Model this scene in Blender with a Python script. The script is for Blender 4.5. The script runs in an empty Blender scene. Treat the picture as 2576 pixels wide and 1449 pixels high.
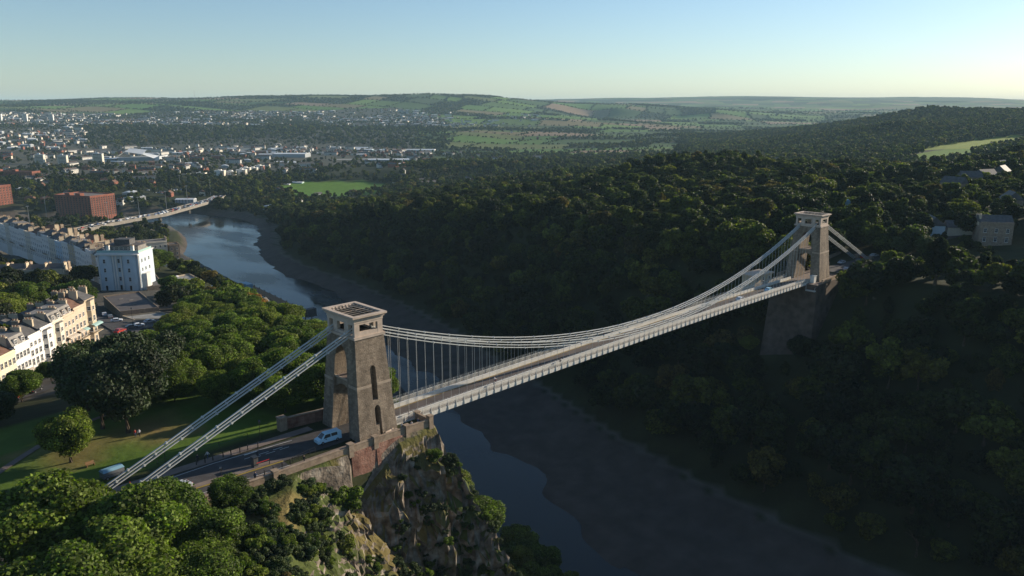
import bpy, math, random
import numpy as np
from mathutils import Vector, Matrix
rng = np.random.default_rng(7)
random.seed(7)
R = math.radians
sc = bpy.context.scene
col = sc.collection
PI = math.pi

# ------------------------------------------------------------------ camera, sky, sun, exposure
CAM = Vector((-84.8, -132.5, 66.5))
cd = bpy.data.cameras.new('camera'); cam = bpy.data.objects.new('camera', cd); col.objects.link(cam)
cam.location = CAM
yaw, pitch = 0.792, -0.229
dirv = Vector((math.cos(yaw)*math.cos(pitch), math.sin(yaw)*math.cos(pitch), math.sin(pitch)))
cam.rotation_euler = dirv.to_track_quat('-Z', 'Y').to_euler()
cd.sensor_width = 36; cd.angle = 2*math.atan(1288/1931.7)
cd.clip_start = 1; cd.clip_end = 60000
sc.camera = cam
SUN_AZ = R(-15.0)      # direction towards the sun, counter-clockwise from +X
SUN_EL = R(18.0)
w = bpy.data.worlds.new('World'); sc.world = w; w.use_nodes = True
nt = w.node_tree; nt.nodes.clear()
sky = nt.nodes.new('ShaderNodeTexSky'); sky.sky_type = 'NISHITA'; sky.sun_disc = False
sky.sun_elevation = SUN_EL; sky.sun_rotation = R(90)-SUN_AZ
sky.altitude = 100; sky.air_density = 1.0; sky.dust_density = 0.28; sky.ozone_density = 3.2
bg = nt.nodes.new('ShaderNodeBackground'); bg.inputs[1].default_value = 0.086
wo = nt.nodes.new('ShaderNodeOutputWorld')
nt.links.new(sky.outputs[0], bg.inputs[0]); nt.links.new(bg.outputs[0], wo.inputs[0])
sd = bpy.data.lights.new('sun', 'SUN'); sun = bpy.data.objects.new('sun', sd); col.objects.link(sun)
sd.energy = 5.0; sd.angle = R(0.53); sd.color = (1.0, 0.86, 0.68)
sdir = Vector((math.cos(SUN_AZ)*math.cos(SUN_EL), math.sin(SUN_AZ)*math.cos(SUN_EL), math.sin(SUN_EL)))
sun.rotation_euler = sdir.to_track_quat('Z', 'Y').to_euler(); sun.location = (300, -100, 200)
sc.view_settings.view_transform = 'Standard'; sc.view_settings.look = 'None'
sc.view_settings.gamma = 1; sc.view_settings.exposure = 0.68; sc.view_settings.use_curve_mapping = False
sc.render.engine = 'CYCLES'
sc.cycles.use_denoising = True
sc.cycles.max_bounces = 4; sc.cycles.diffuse_bounces = 2; sc.cycles.glossy_bounces = 2
sc.cycles.transmission_bounces = 3; sc.cycles.transparent_max_bounces = 4; sc.cycles.volume_bounces = 0
sc.cycles.caustics_reflective = False; sc.cycles.caustics_refractive = False

# ------------------------------------------------------------------ helpers
def tag(o, label=None, cat=None, group=None, kind=None):
    if label: o['label'] = label
    if cat: o['category'] = cat
    if group: o['group'] = group
    if kind: o['kind'] = kind
    return o
def empty(name, loc=(0,0,0), rz=0.0, label=None, cat=None, group=None):
    o = bpy.data.objects.new(name, None); col.objects.link(o)
    o.location = loc; o.rotation_euler = (0,0,rz); o.empty_display_size = .5
    return tag(o, label, cat, group)
def link(name, me, parent=None, loc=None, rz=None, scale=None):
    o = bpy.data.objects.new(name, me); col.objects.link(o)
    if parent is not None: o.parent = parent
    if loc is not None: o.location = loc
    if rz is not None: o.rotation_euler = (0,0,rz)
    if scale is not None: o.scale = scale
    return o
def copy_tree(o, parent=None):
    c = o.copy(); col.objects.link(c)
    if parent is not None: c.parent = parent
    for ch in list(o.children): copy_tree(ch, c)
    return c
class MB:
    def __init__(s): s.v=[]; s.f=[]; s.m=[]; s.mats=[]
    def mi(s, m):
        if m not in s.mats: s.mats.append(m)
        return s.mats.index(m)
    def add(s, vs, fs, m):
        b=len(s.v); s.v += [tuple(v) for v in vs]; k=s.mi(m)
        for f in fs: s.f.append(tuple(i+b for i in f)); s.m.append(k)
        return s
    def box(s, x0,x1,y0,y1,z0,z1,m):
        if x1<x0: x0,x1=x1,x0
        if y1<y0: y0,y1=y1,y0
        return s.add([(x0,y0,z0),(x1,y0,z0),(x1,y1,z0),(x0,y1,z0),(x0,y0,z1),(x1,y0,z1),(x1,y1,z1),(x0,y1,z1)],
            [(0,3,2,1),(4,5,6,7),(0,1,5,4),(1,2,6,5),(2,3,7,6),(3,0,4,7)], m)
    def beam(s, a, b, wd, ht, m, up=(0,0,1)):
        a=Vector(a); b=Vector(b); d=(b-a).normalized(); u=Vector(up)
        r=d.cross(u)
        if r.length<1e-4: r=d.cross(Vector((1,0,0)))
        r.normalize(); u=r.cross(d); r*=wd/2; u*=ht/2
        vs=[a-r-u,a+r-u,a+r+u,a-r+u,b-r-u,b+r-u,b+r+u,b-r+u]
        return s.add(vs,[(0,1,2,3),(7,6,5,4),(0,4,5,1),(1,5,6,2),(2,6,7,3),(3,7,4,0)],m)
    def loft(s, rings, m, caps=True):
        n=len(rings[0]); vs=[p for r in rings for p in r]; fs=[]
        for i in range(len(rings)-1):
            for j in range(n):
                k=(j+1)%n; fs.append((i*n+j,i*n+k,(i+1)*n+k,(i+1)*n+j))
        if caps: fs.append(tuple(range(n))[::-1]); fs.append(tuple((len(rings)-1)*n+j for j in range(n)))
        return s.add(vs,fs,m)
    def tube(s, pts, rad, m, n=6):
        rings=[]
        for i,p in enumerate(pts):
            p=Vector(p); a=Vector(pts[max(0,i-1)]); b=Vector(pts[min(len(pts)-1,i+1)])
            d=(b-a).normalized(); r=d.cross(Vector((0,0,1)))
            if r.length<1e-3: r=Vector((1,0,0))
            r.normalize(); u=r.cross(d); rr=rad[i] if isinstance(rad,(list,tuple)) else rad
            rings.append([p+(r*math.cos(t*2*PI/n)+u*math.sin(t*2*PI/n))*rr for t in range(n)])
        return s.loft(rings,m)
    def prism(s, poly, z0, z1, m):
        n=len(poly)
        return s.loft([[(x,y,z0) for x,y in poly],[(x,y,z1) for x,y in poly]],m)
    def mesh(s, name, smooth=False):
        me=bpy.data.meshes.new(name); me.from_pydata(s.v,[],s.f)
        for m in s.mats: me.materials.append(m)
        me.polygons.foreach_set('material_index', s.m)
        if smooth: me.polygons.foreach_set('use_smooth',[True]*len(s.f))
        me.update(); return me
    def build(s, name, parent=None, smooth=False, **k):
        return link(name, s.mesh(name, smooth), parent, **k)

# ------------------------------------------------------------------ materials
def mat(name, color, rough=.8, spec=.3, noise=0, nscale=1.0, bump=0, bscale=None, metal=0, color2=None, coord='Object', detail=4):
    m=bpy.data.materials.new(name); m.use_nodes=True; t=m.node_tree; b=t.nodes['Principled BSDF']
    b.inputs['Roughness'].default_value=rough; b.inputs['Specular IOR Level'].default_value=spec; b.inputs['Metallic'].default_value=metal
    c=(*color,1)
    if noise or color2:
        tc=t.nodes.new('ShaderNodeTexCoord'); n=t.nodes.new('ShaderNodeTexNoise'); n.inputs['Scale'].default_value=nscale; n.inputs['Detail'].default_value=detail
        t.links.new(tc.outputs[coord], n.inputs['Vector'])
        r=t.nodes.new('ShaderNodeValToRGB')
        r.color_ramp.elements[0].position=.32; r.color_ramp.elements[1].position=.68
        c2 = (*color2,1) if color2 else tuple(x*(1+noise) for x in color)+(1,)
        c1 = c if color2 else tuple(x*(1-noise) for x in color)+(1,)
        r.color_ramp.elements[0].color=c1; r.color_ramp.elements[1].color=c2
        t.links.new(n.outputs[0], r.inputs[0]); t.links.new(r.outputs[0], b.inputs['Base Color'])
    else: b.inputs['Base Color'].default_value=c
    if bump:
        tc=t.nodes.new('ShaderNodeTexCoord'); n=t.nodes.new('ShaderNodeTexNoise'); n.inputs['Scale'].default_value=bscale or nscale; n.inputs['Detail'].default_value=5
        t.links.new(tc.outputs['Object'], n.inputs['Vector'])
        bp=t.nodes.new('ShaderNodeBump'); bp.inputs['Distance'].default_value=bump
        t.links.new(n.outputs[0], bp.inputs['Height']); t.links.new(bp.outputs[0], b.inputs['Normal'])
    return m
def foliage(name, cols, trans=.3):
    """cols: list of (pos,color) over the per-object random value; leaves vary by a per-face attribute and slow noise."""
    m=bpy.data.materials.new(name); m.use_nodes=True; t=m.node_tree; N=t.nodes; L=t.links; b=N['Principled BSDF']; out=N['Material Output']
    oi=N.new('ShaderNodeObjectInfo'); rp=N.new('ShaderNodeValToRGB'); rp.color_ramp.interpolation='LINEAR'
    el=rp.color_ramp.elements
    while len(el)>1: el.remove(el[-1])
    el[0].position=cols[0][0]; el[0].color=(*cols[0][1],1)
    for p_,c_ in cols[1:]:
        e=el.new(p_); e.color=(*c_,1)
    L.new(oi.outputs['Random'], rp.inputs[0])
    at=N.new('ShaderNodeAttribute'); at.attribute_name='v'
    tc=N.new('ShaderNodeNewGeometry'); no=N.new('ShaderNodeTexNoise'); no.inputs['Scale'].default_value=.35; no.inputs['Detail'].default_value=3
    L.new(tc.outputs['Position'], no.inputs['Vector'])
    ma=N.new('ShaderNodeMath'); ma.operation='MULTIPLY_ADD'; ma.inputs[1].default_value=1.5; ma.inputs[2].default_value=.25; L.new(no.outputs[0], ma.inputs[0])
    mu=N.new('ShaderNodeMath'); mu.operation='MULTIPLY'; L.new(ma.outputs[0],mu.inputs[0]); L.new(at.outputs['Fac'],mu.inputs[1])
    vm=N.new('ShaderNodeVectorMath'); vm.operation='SCALE'; L.new(rp.outputs[0],vm.inputs[0]); L.new(mu.outputs[0],vm.inputs['Scale'])
    L.new(vm.outputs[0], b.inputs['Base Color']); b.inputs['Roughness'].default_value=.65; b.inputs['Specular IOR Level'].default_value=.25
    tr=N.new('ShaderNodeBsdfTranslucent'); v2=N.new('ShaderNodeVectorMath'); v2.operation='MULTIPLY'; v2.inputs[1].default_value=(1.15,1.4,.5)
    L.new(vm.outputs[0],v2.inputs[0]); L.new(v2.outputs[0],tr.inputs[0])
    mx=N.new('ShaderNodeMixShader'); mx.inputs[0].default_value=trans
    L.new(b.outputs[0],mx.inputs[1]); L.new(tr.outputs[0],mx.inputs[2]); L.new(mx.outputs[0],out.inputs[0])
    return m
M={}
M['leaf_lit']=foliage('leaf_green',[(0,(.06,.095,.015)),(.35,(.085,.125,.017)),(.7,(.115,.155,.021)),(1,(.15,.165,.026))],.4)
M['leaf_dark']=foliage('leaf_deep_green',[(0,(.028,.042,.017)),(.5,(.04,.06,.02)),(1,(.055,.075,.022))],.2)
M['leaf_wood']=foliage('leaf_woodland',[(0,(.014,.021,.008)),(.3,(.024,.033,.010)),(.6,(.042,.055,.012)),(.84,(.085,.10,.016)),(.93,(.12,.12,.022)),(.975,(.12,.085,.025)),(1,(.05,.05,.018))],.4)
M['leaf_scrub']=foliage('leaf_scrub',[(0,(.03,.045,.012)),(.4,(.05,.07,.016)),(.75,(.075,.09,.022)),(.92,(.10,.09,.028)),(1,(.11,.08,.03))],.25)
M['leaf_autumn']=foliage('leaf_orange',[(0,(.20,.085,.02)),(.5,(.24,.12,.02)),(1,(.20,.14,.02))],.3)
M['leaf_yellow']=foliage('leaf_yellow_green',[(0,(.14,.16,.02)),(1,(.20,.19,.025))],.35)
M['bark']=mat('bark',(.09,.07,.05),.9,.1,.3,2)
M['rubble']=mat('rubble_stone',(.20,.16,.12),.92,.15,color2=(.30,.245,.185),nscale=1.1,bump=.10,bscale=4,detail=9)
M['ashlar']=mat('pale_ashlar',(.47,.385,.31),.85,.2,.14,.8,bump=.02)
def coursed(m,bw=.85,bh=.34,amt=.55):
    t=m.node_tree; N=t.nodes; L=t.links; b=N['Principled BSDF']; src=b.inputs['Base Color'].links[0].from_socket
    tc=N.new('ShaderNodeTexCoord'); sx=N.new('ShaderNodeSeparateXYZ'); L.new(tc.outputs['Object'],sx.inputs[0]); ad=N.new('ShaderNodeMath'); L.new(sx.outputs[0],ad.inputs[0]); L.new(sx.outputs[1],ad.inputs[1])
    cb=N.new('ShaderNodeCombineXYZ'); L.new(ad.outputs[0],cb.inputs[0]); L.new(sx.outputs[2],cb.inputs[1])
    br_=N.new('ShaderNodeTexBrick'); br_.inputs['Scale'].default_value=1; br_.inputs['Brick Width'].default_value=bw; br_.inputs['Row Height'].default_value=bh; br_.inputs['Mortar Size'].default_value=.03; br_.inputs['Mortar Smooth'].default_value=.4
    br_.inputs['Color1'].default_value=(.72,.72,.72,1); br_.inputs['Color2'].default_value=(1.25,1.22,1.18,1); br_.inputs['Mortar'].default_value=(.5,.48,.46,1); L.new(cb.outputs[0],br_.inputs['Vector'])
    # long rain streaks and stained patches
    mp=N.new('ShaderNodeMapping'); mp.inputs['Scale'].default_value=(.55,.55,.09); L.new(tc.outputs['Object'],mp.inputs[0]); n=N.new('ShaderNodeTexNoise'); n.inputs['Scale'].default_value=1.0; n.inputs['Detail'].default_value=5; L.new(mp.outputs[0],n.inputs['Vector'])
    mr=N.new('ShaderNodeMapRange'); mr.inputs[1].default_value=.35; mr.inputs[2].default_value=.65; mr.inputs[3].default_value=.72; mr.inputs[4].default_value=1.12; L.new(n.outputs[0],mr.inputs[0])
    mx=N.new('ShaderNodeMix'); mx.data_type='RGBA'; mx.blend_type='MULTIPLY'; mx.inputs[0].default_value=amt; L.new(src,mx.inputs[6]); L.new(br_.outputs['Color'],mx.inputs[7])
    vm=N.new('ShaderNodeVectorMath'); vm.operation='SCALE'; L.new(mx.outputs[2],vm.inputs[0]); L.new(mr.outputs[0],vm.inputs['Scale']); L.new(vm.outputs[0],b.inputs['Base Color'])
coursed(M['rubble'])
M['band']=mat('string_course_stone',(.36,.29,.22),.85,.2,.15,1)
M['redstone']=mat('red_sandstone',(.20,.095,.07),.92,.12,color2=(.33,.20,.15),nscale=.7,bump=.1,bscale=2.5,detail=8)
coursed(M['redstone'],.7,.25)
M['shadestone']=mat('shade_darkened_stone',(.07,.055,.045),.92,.12,color2=(.14,.11,.09),nscale=.35,bump=.08,detail=8)  # far abutment stone; shade of the gorge side is put into its colour
M['brownstone']=mat('brown_parapet_stone',(.22,.165,.12),.9,.15,color2=(.33,.26,.19),nscale=1.2,bump=.04)
M['dark']=mat('recess_shade',(.015,.014,.013),.9,.1)  # near black that stands for shade inside the tower openings
M['iron']=mat('grey_painted_iron',(.50,.51,.48),.45,.45,.06,.7)
M['iron_light']=mat('pale_painted_girder',(.62,.60,.54),.5,.4,.08,.5)
M['asphalt']=mat('asphalt',(.060,.056,.055),.85,.25,.2,.5)
M['deckroad']=mat('brown_deck_asphalt',(.105,.088,.078),.85,.25,.2,.25)
M['footway']=mat('footway_paving',(.19,.15,.125),.9,.2,.15,.5)
M['paint']=mat('white_road_paint',(.62,.61,.57),.7,.3)
M['yellowline']=mat('yellow_road_paint',(.5,.36,.06),.7,.3)
M['white']=mat('white_stucco',(.72,.69,.63),.8,.25,.05,.4)
M['cream']=mat('cream_stucco',(.62,.56,.45),.8,.25,.07,.4)
M['yellow']=mat('pale_yellow_stucco',(.68,.60,.40),.8,.25,.06,.4)
M['peach']=mat('peach_stucco',(.54,.42,.31),.8,.25,.08,.4)
M['bluewhite']=mat('blue_white_stucco',(.50,.58,.62),.8,.25,.06,.3)
M['bath']=mat('bath_stone',(.50,.41,.29),.85,.2,.12,.4)
M['slate']=mat('slate_roof',(.085,.082,.08),.7,.35,.25,.8)
M['lead']=mat('grey_mansard_roof',(.20,.185,.165),.65,.35,.2,.6)
M['tile']=mat('clay_tile_roof',(.15,.085,.06),.85,.2,.25,.8)
M['flatroof']=mat('felt_flat_roof',(.10,.092,.09),.85,.2,.15,.3)
M['flatpale']=mat('pale_flat_roof',(.28,.28,.26),.8,.25,.2,.3)
M['glass']=mat('window_glass',(.03,.035,.04),.12,.6)
M['frame']=mat('white_window_frame',(.7,.69,.66),.6,.3)
M['brick']=mat('red_brick',(.24,.095,.065),.9,.15,.18,.15)
M['brickdark']=mat('brick_grey_roof',(.16,.14,.13),.85,.2,.15,.2)
M['offwhite']=mat('off_white_render',(.52,.50,.45),.85,.2,.08,.3)
M['metalroof']=mat('pale_metal_roof',(.58,.60,.60),.4,.4,.1,.03)
M['metalblue']=mat('blue_metal_cladding',(.16,.30,.38),.5,.4,.1,.03)
M['metalgrey']=mat('grey_metal_cladding',(.30,.32,.33),.5,.4,.1,.03)
M['yellowclad']=mat('yellow_cladding',(.75,.55,.03),.5,.4)
M['teal']=mat('teal_canopy',(.30,.45,.42),.5,.4)
M['terracotta']=mat('terracotta_pot',(.26,.14,.09),.85,.2)
M['concrete']=mat('concrete',(.22,.20,.17),.85,.2,.12,.3)
M['grassy']=mat('mown_grass',(.06,.13,.018),.9,.15,color2=(.10,.17,.03),nscale=.02)
M['black']=mat('black_paint',(.02,.02,.02),.4,.5)
M['tyre']=mat('tyre_rubber',(.02,.02,.02),.85,.2)
M['chrome']=mat('grey_steel',(.35,.36,.37),.35,.5,metal=.6)
M['red']=mat('red_paint',(.5,.03,.02),.5,.4)
M['hivis']=mat('yellow_high_visibility_cloth',(.55,.60,.06),.8,.2)
M['skin']=mat('skin',(.45,.28,.2),.6,.3)
M['hair']=mat('dark_hair',(.03,.02,.015),.7,.3)
M['cloth_dark']=mat('dark_cloth',(.03,.03,.04),.9,.1)
M['cloth_white']=mat('white_cloth',(.7,.68,.66),.9,.1)
M['cloth_blue']=mat('blue_cloth',(.06,.09,.16),.9,.1)
M['cloth_red']=mat('red_cloth',(.35,.05,.04),.9,.1)
M['wood']=mat('bench_wood',(.20,.12,.06),.8,.2)
def carpaint(n,c): return mat(n,c,.25,.6)
M['c_white']=carpaint('white_car_paint',(.72,.73,.74)); M['c_silver']=carpaint('silver_car_paint',(.42,.44,.46))
M['c_black']=carpaint('black_car_paint',(.02,.02,.022)); M['c_blue']=carpaint('blue_car_paint',(.04,.09,.22))
M['c_red']=carpaint('red_car_paint',(.35,.03,.025)); M['c_pale']=carpaint('pale_blue_car_paint',(.42,.66,.78))
M['c_grey']=carpaint('grey_car_paint',(.14,.15,.16))
# awning stripes: real geometry of alternating cloth strips
M['awn_a']=mat('white_awning_cloth',(.68,.62,.52),.85,.2); M['awn_b']=mat('tan_awning_cloth',(.22,.17,.12),.85,.2)

def vcol_ground(name, rough=.95, bump=.4, rock=True, bscale=.25):
    """Ground whose own colour is a vertex attribute 'c', rock where the surface is steep."""
    m=bpy.data.materials.new(name); m.use_nodes=True; t=m.node_tree; N=t.nodes; L=t.links; b=N['Principled BSDF']
    b.inputs['Roughness'].default_value=rough; b.inputs['Specular IOR Level'].default_value=.1
    at=N.new('ShaderNodeAttribute'); at.attribute_name='c'
    g=N.new('ShaderNodeNewGeometry')
    n=N.new('ShaderNodeTexNoise'); n.inputs['Scale'].default_value=.12; n.inputs['Detail'].default_value=8; L.new(g.outputs['Position'],n.inputs['Vector'])
    ma=N.new('ShaderNodeMath'); ma.operation='MULTIPLY_ADD'; ma.inputs[1].default_value=1.1; ma.inputs[2].default_value=.45; L.new(n.outputs[0],ma.inputs[0])
    vm=N.new('ShaderNodeVectorMath'); vm.operation='SCALE'; L.new(at.outputs['Color'],vm.inputs[0]); L.new(ma.outputs[0],vm.inputs['Scale'])
    src=vm.outputs[0]
    if rock:
        sx=N.new('ShaderNodeSeparateXYZ'); L.new(g.outputs['Normal'],sx.inputs[0])
        n2=N.new('ShaderNodeTexNoise'); n2.inputs['Scale'].default_value=.22; n2.inputs['Detail'].default_value=7; L.new(g.outputs['Position'],n2.inputs['Vector'])
        ad=N.new('ShaderNodeMath'); ad.operation='MULTIPLY_ADD'; ad.inputs[1].default_value=.9; L.new(n2.outputs[0],ad.inputs[0]); L.new(sx.outputs[2],ad.inputs[2])
        mr=N.new('ShaderNodeMapRange'); mr.inputs[1].default_value=.86; mr.inputs[2].default_value=.98; L.new(ad.outputs[0],mr.inputs[0])
        n3=N.new('ShaderNodeTexNoise'); n3.inputs['Scale'].default_value=.5; n3.inputs['Detail'].default_value=8; L.new(g.outputs['Position'],n3.inputs['Vector'])
        rr=N.new('ShaderNodeValToRGB'); e=rr.color_ramp.elements; e[0].position=.3; e[0].color=(.06,.052,.043,1); e[1].position=.74; e[1].color=(.37,.33,.27,1)
        k=e.new(.5); k.color=(.17,.14,.11,1)
        L.new(n3.outputs[0],rr.inputs[0])
        mx=N.new('ShaderNodeMix'); mx.data_type='RGBA'; L.new(mr.outputs[0],mx.inputs[0]); L.new(rr.outputs[0],mx.inputs[6]); L.new(src,mx.inputs[7]); src=mx.outputs[2]
    L.new(src,b.inputs['Base Color'])
    n4=N.new('ShaderNodeTexNoise'); n4.inputs['Scale'].default_value=bscale; n4.inputs['Detail'].default_value=7; L.new(g.outputs['Position'],n4.inputs['Vector'])
    bp=N.new('ShaderNodeBump'); bp.inputs['Distance'].default_value=bump; L.new(n4.outputs[0],bp.inputs['Height']); L.new(bp.outputs[0],b.inputs['Normal'])
    return m
M['ground']=vcol_ground('ground_cover'); M['fargnd']=vcol_ground('far_ground_cover',rock=False,bump=.3,bscale=.05)
M['cliff']=vcol_ground('cliff_rock_and_turf',bump=.5,bscale=.9)

def water_mat():
    m=bpy.data.materials.new('river_water'); m.use_nodes=True; t=m.node_tree; N=t.nodes; L=t.links; b=N['Principled BSDF']
    b.inputs['Base Color'].default_value=(.022,.025,.024,1); b.inputs['Roughness'].default_value=.12; b.inputs['IOR'].default_value=1.33; b.inputs['Specular IOR Level'].default_value=.3
    g=N.new('ShaderNodeNewGeometry'); mp=N.new('ShaderNodeMapping'); mp.inputs['Scale'].default_value=(1,.35,1); mp.inputs['Rotation'].default_value=(0,0,.2)
    L.new(g.outputs['Position'],mp.inputs[0])
    n=N.new('ShaderNodeTexNoise'); n.inputs['Scale'].default_value=.25; n.inputs['Detail'].default_value=6; L.new(mp.outputs[0],n.inputs['Vector'])
    bp=N.new('ShaderNodeBump'); bp.inputs['Strength'].default_value=.3; bp.inputs['Distance'].default_value=.2; L.new(n.outputs[0],bp.inputs['Height']); L.new(bp.outputs[0],b.inputs['Normal'])
    n2=N.new('ShaderNodeTexNoise'); n2.inputs['Scale'].default_value=.03; n2.inputs['Detail'].default_value=5; L.new(mp.outputs[0],n2.inputs['Vector'])
    rr=N.new('ShaderNodeMapRange'); rr.inputs[1].default_value=.42; rr.inputs[2].default_value=.62; rr.inputs[3].default_value=.06; rr.inputs[4].default_value=.3
    L.new(n2.outputs[0],rr.inputs[0]); L.new(rr.outputs[0],b.inputs['Roughness'])
    return m
M['water']=water_mat()

# ------------------------------------------------------------------ terrain function (deck level of the bridge is z = 0, water about -75)
WATER=-75.0
LB=np.array([(30,-260),(52,-130),(62,-60),(70,0),(80,45),(95,80),(125,130),(150,200),(165,280),(175,348),(187,435),(198,520),(211,629),(240,690),(258,740),(270,790),(275,835),(250,900),(190,960),(100,1000),(-100,1040)],float)
RB=np.array([(100,-260),(118,-130),(124,-60),(132,0),(146,60),(166,120),(180,170),(200,230),(217,299),(232,392),(240,485),(254,548),(285,620),(315,677),(345,740),(362,790),(368,845),(350,930),(270,1010),(120,1060),(-100,1090)],float)
def seg_dist(P, L):
    best=np.full(len(P),1e9); s=np.zeros(len(P))
    for i in range(len(L)-1):
        a=L[i]; d=L[i+1]-a; l2=d@d
        t=np.clip(((P-a)@d)/l2,0,1); q=P-a-t[:,None]*d
        di=np.hypot(q[:,0],q[:,1]); cr=d[0]*(P[:,1]-a[1])-d[1]*(P[:,0]-a[0])
        k=di<best; best[k]=di[k]; s[k]=np.sign(cr[k])
    return best,s
def bank(P):
    """distance beyond each bank: >0 on that bank's land."""
    dl,sl=seg_dist(P,LB); dr,sr=seg_dist(P,RB)
    return dl*sl, -dr*sr
# macro land heights
yaw_c=yaw
def pv(az_px, y_px, d, c=0):
    a=yaw_c-math.atan((az_px-1288)/1931.7)
    rr=math.hypot(1931.7,az_px-1288)
    e=-(y_px-724.5); 
    vx=Vector((math.cos(yaw_c)*math.cos(pitch),math.sin(yaw_c)*math.cos(pitch),math.sin(pitch)))
    rx=Vector((math.sin(yaw_c),-math.cos(yaw_c),0)); ux=rx.cross(vx)
    q=vx*1931.7+rx*(az_px-1288)+ux*e; h=math.hypot(q.x,q.y)
    return (CAM.x+q.x/h*d, CAM.y+q.y/h*d, CAM.z+q.z/h*d-c)
CP=[(-85,-132,8),(-85,-60,3),(-60,-25,-1.5),(-40,0,0),(0,0,0),(-100,0,-1),(-60,40,-1),(-150,100,-5),(-20,50,-1),(20,50,-3),(-46,107,-10),(-10,145,-10),(20,140,-12),(60,200,-22),(0,200,-16),(35,285,-24),(43,478,-32),(90,330,-30),(-60,400,-28),(60,600,-48),(120,650,-62),
 (205,1028,-66),(300,900,-66),(100,900,-66),(600,940,-65),(633,1953,-65),(0,1500,-66),(-100,800,-50),(0,-40,-3),(-200,-200,5),(0,-200,0),(-300,300,-5),(-300,1000,-50),(114,410,-35),
 (214,0,0),(230,-60,2),(214,60,-2),(245,0,0),(306,-46,8),(319,-19,8),(498,11,16),(250,120,-3),(300,200,-8),(330,300,-15),(350,400,-24),(380,500,-34),(420,620,-50),(470,750,-63),(420,850,-65),
 (300,-200,10),(500,-300,25),(454,466,-25),(540,431,-25),(511,339,-9),(646,551,-22),(1120,1200,-63),(900,900,-60),(736,1050,-65),
 pv(1700,375,750,19),pv(1850,367,760,19),pv(1950,395,800,19),pv(1560,400,760,19),pv(2100,420,640,19),pv(2300,410,700,19),pv(2450,400,650,19),
 pv(2360,395,1300),pv(2510,350,1800),pv(2430,370,1500),
 pv(2640,345,900,18),pv(2560,480,450,12),pv(2450,315,1950,12),pv(2250,302,1950,12),pv(2100,342,1900,12),pv(1990,362,1800,12),
 pv(2576,270,2700,12),pv(2450,270,2700,12),pv(2330,263,2700,12),pv(2200,290,2700,12),pv(2050,318,2600,12),pv(1950,345,2500,12)]
for x in range(0,1500,250): CP += [pv(x,372,2600),pv(x,440,1500+x*.1) if x<900 else pv(x,420,1500)]
for x in range(0,1401,200): CP += [pv(x,330 if x<900 else 335,3100),pv(x,300,4100)]
CP += [(a,b,max(c,-66)) for a,b,c in [pv(0,375,2400),pv(500,395,2100),pv(900,385,2300),pv(1300,380,2400),pv(1700,345,2900),pv(1300,350,3000)]]
for x,y in [(-400,262),(0,262),(150,259),(300,256),(450,248),(600,244),(700,244),(850,242),(1000,240),(1100,238),(1200,239),(1270,242)]: CP.append(pv(x,y,5600,8))
for x,y in [(1350,252),(1400,258),(1550,268),(1800,280)]: CP.append(pv(x,y,5600,8))
for x in (1500,1700,1900,2150,2450): CP += [pv(x,332,3600),pv(x,300,5500),pv(x,268,8200)]
for x,y in [(-400,255),(0,262),(500,256),(1000,250),(1300,252),(1420,251),(1550,248),(1700,245),(1800,243),(1900,243),(2000,246),(2150,248),(2300,246),(2400,246),(2500,249),(2576,252),(2900,255)]: CP.append(pv(x,y,11000))
for x in (-400,0,600,1200,1800,2400,2900): CP.append(pv(x,262,15000))
CP+=[pv(2400,404,950,21),pv(2520,392,1100,21),pv(2280,410,900,20)]
VILLAS=[(2440,445,600),(2480,440,620),(2520,430,640),(2545,500,470),(2540,405,720),(2400,460,560)]
CP=np.array(CP,float)
def _kern(A,B):
    d=np.hypot(A[:,None,0]-B[None,:,0],A[:,None,1]-B[None,:,1]); return d
_K=_kern(CP,CP); _n=len(CP)
_A=np.block([[_K+np.eye(_n)*-2.0,np.ones((_n,1))],[np.ones((1,_n)),np.zeros((1,1))]])
_W=np.linalg.solve(_A,np.append(CP[:,2],0))
def macro(P):
    out=np.empty(len(P))
    for i in range(0,len(P),20000):
        out[i:i+20000]=_kern(P[i:i+20000],CP)@_W[:-1]+_W[-1]
    return out
def vnoise(P, s, seed=0):
    """value noise, P Nx2 -> -1..1"""
    q=P/s; i=np.floor(q).astype(np.int64); f=q-i; f=f*f*(3-2*f)
    def h(a,b):
        n=(a*374761393+b*668265263+seed*1442695041)&0xffffffff
        n=((n^(n>>13))*1274126177)&0xffffffff
        return ((n^(n>>16))&0xffff)/32767.5-1
    a=h(i[:,0],i[:,1]); b=h(i[:,0]+1,i[:,1]); c=h(i[:,0],i[:,1]+1); d=h(i[:,0]+1,i[:,1]+1)
    return (a*(1-f[:,0])+b*f[:,0])*(1-f[:,1])+(c*(1-f[:,0])+d*f[:,0])*f[:,1]
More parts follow.
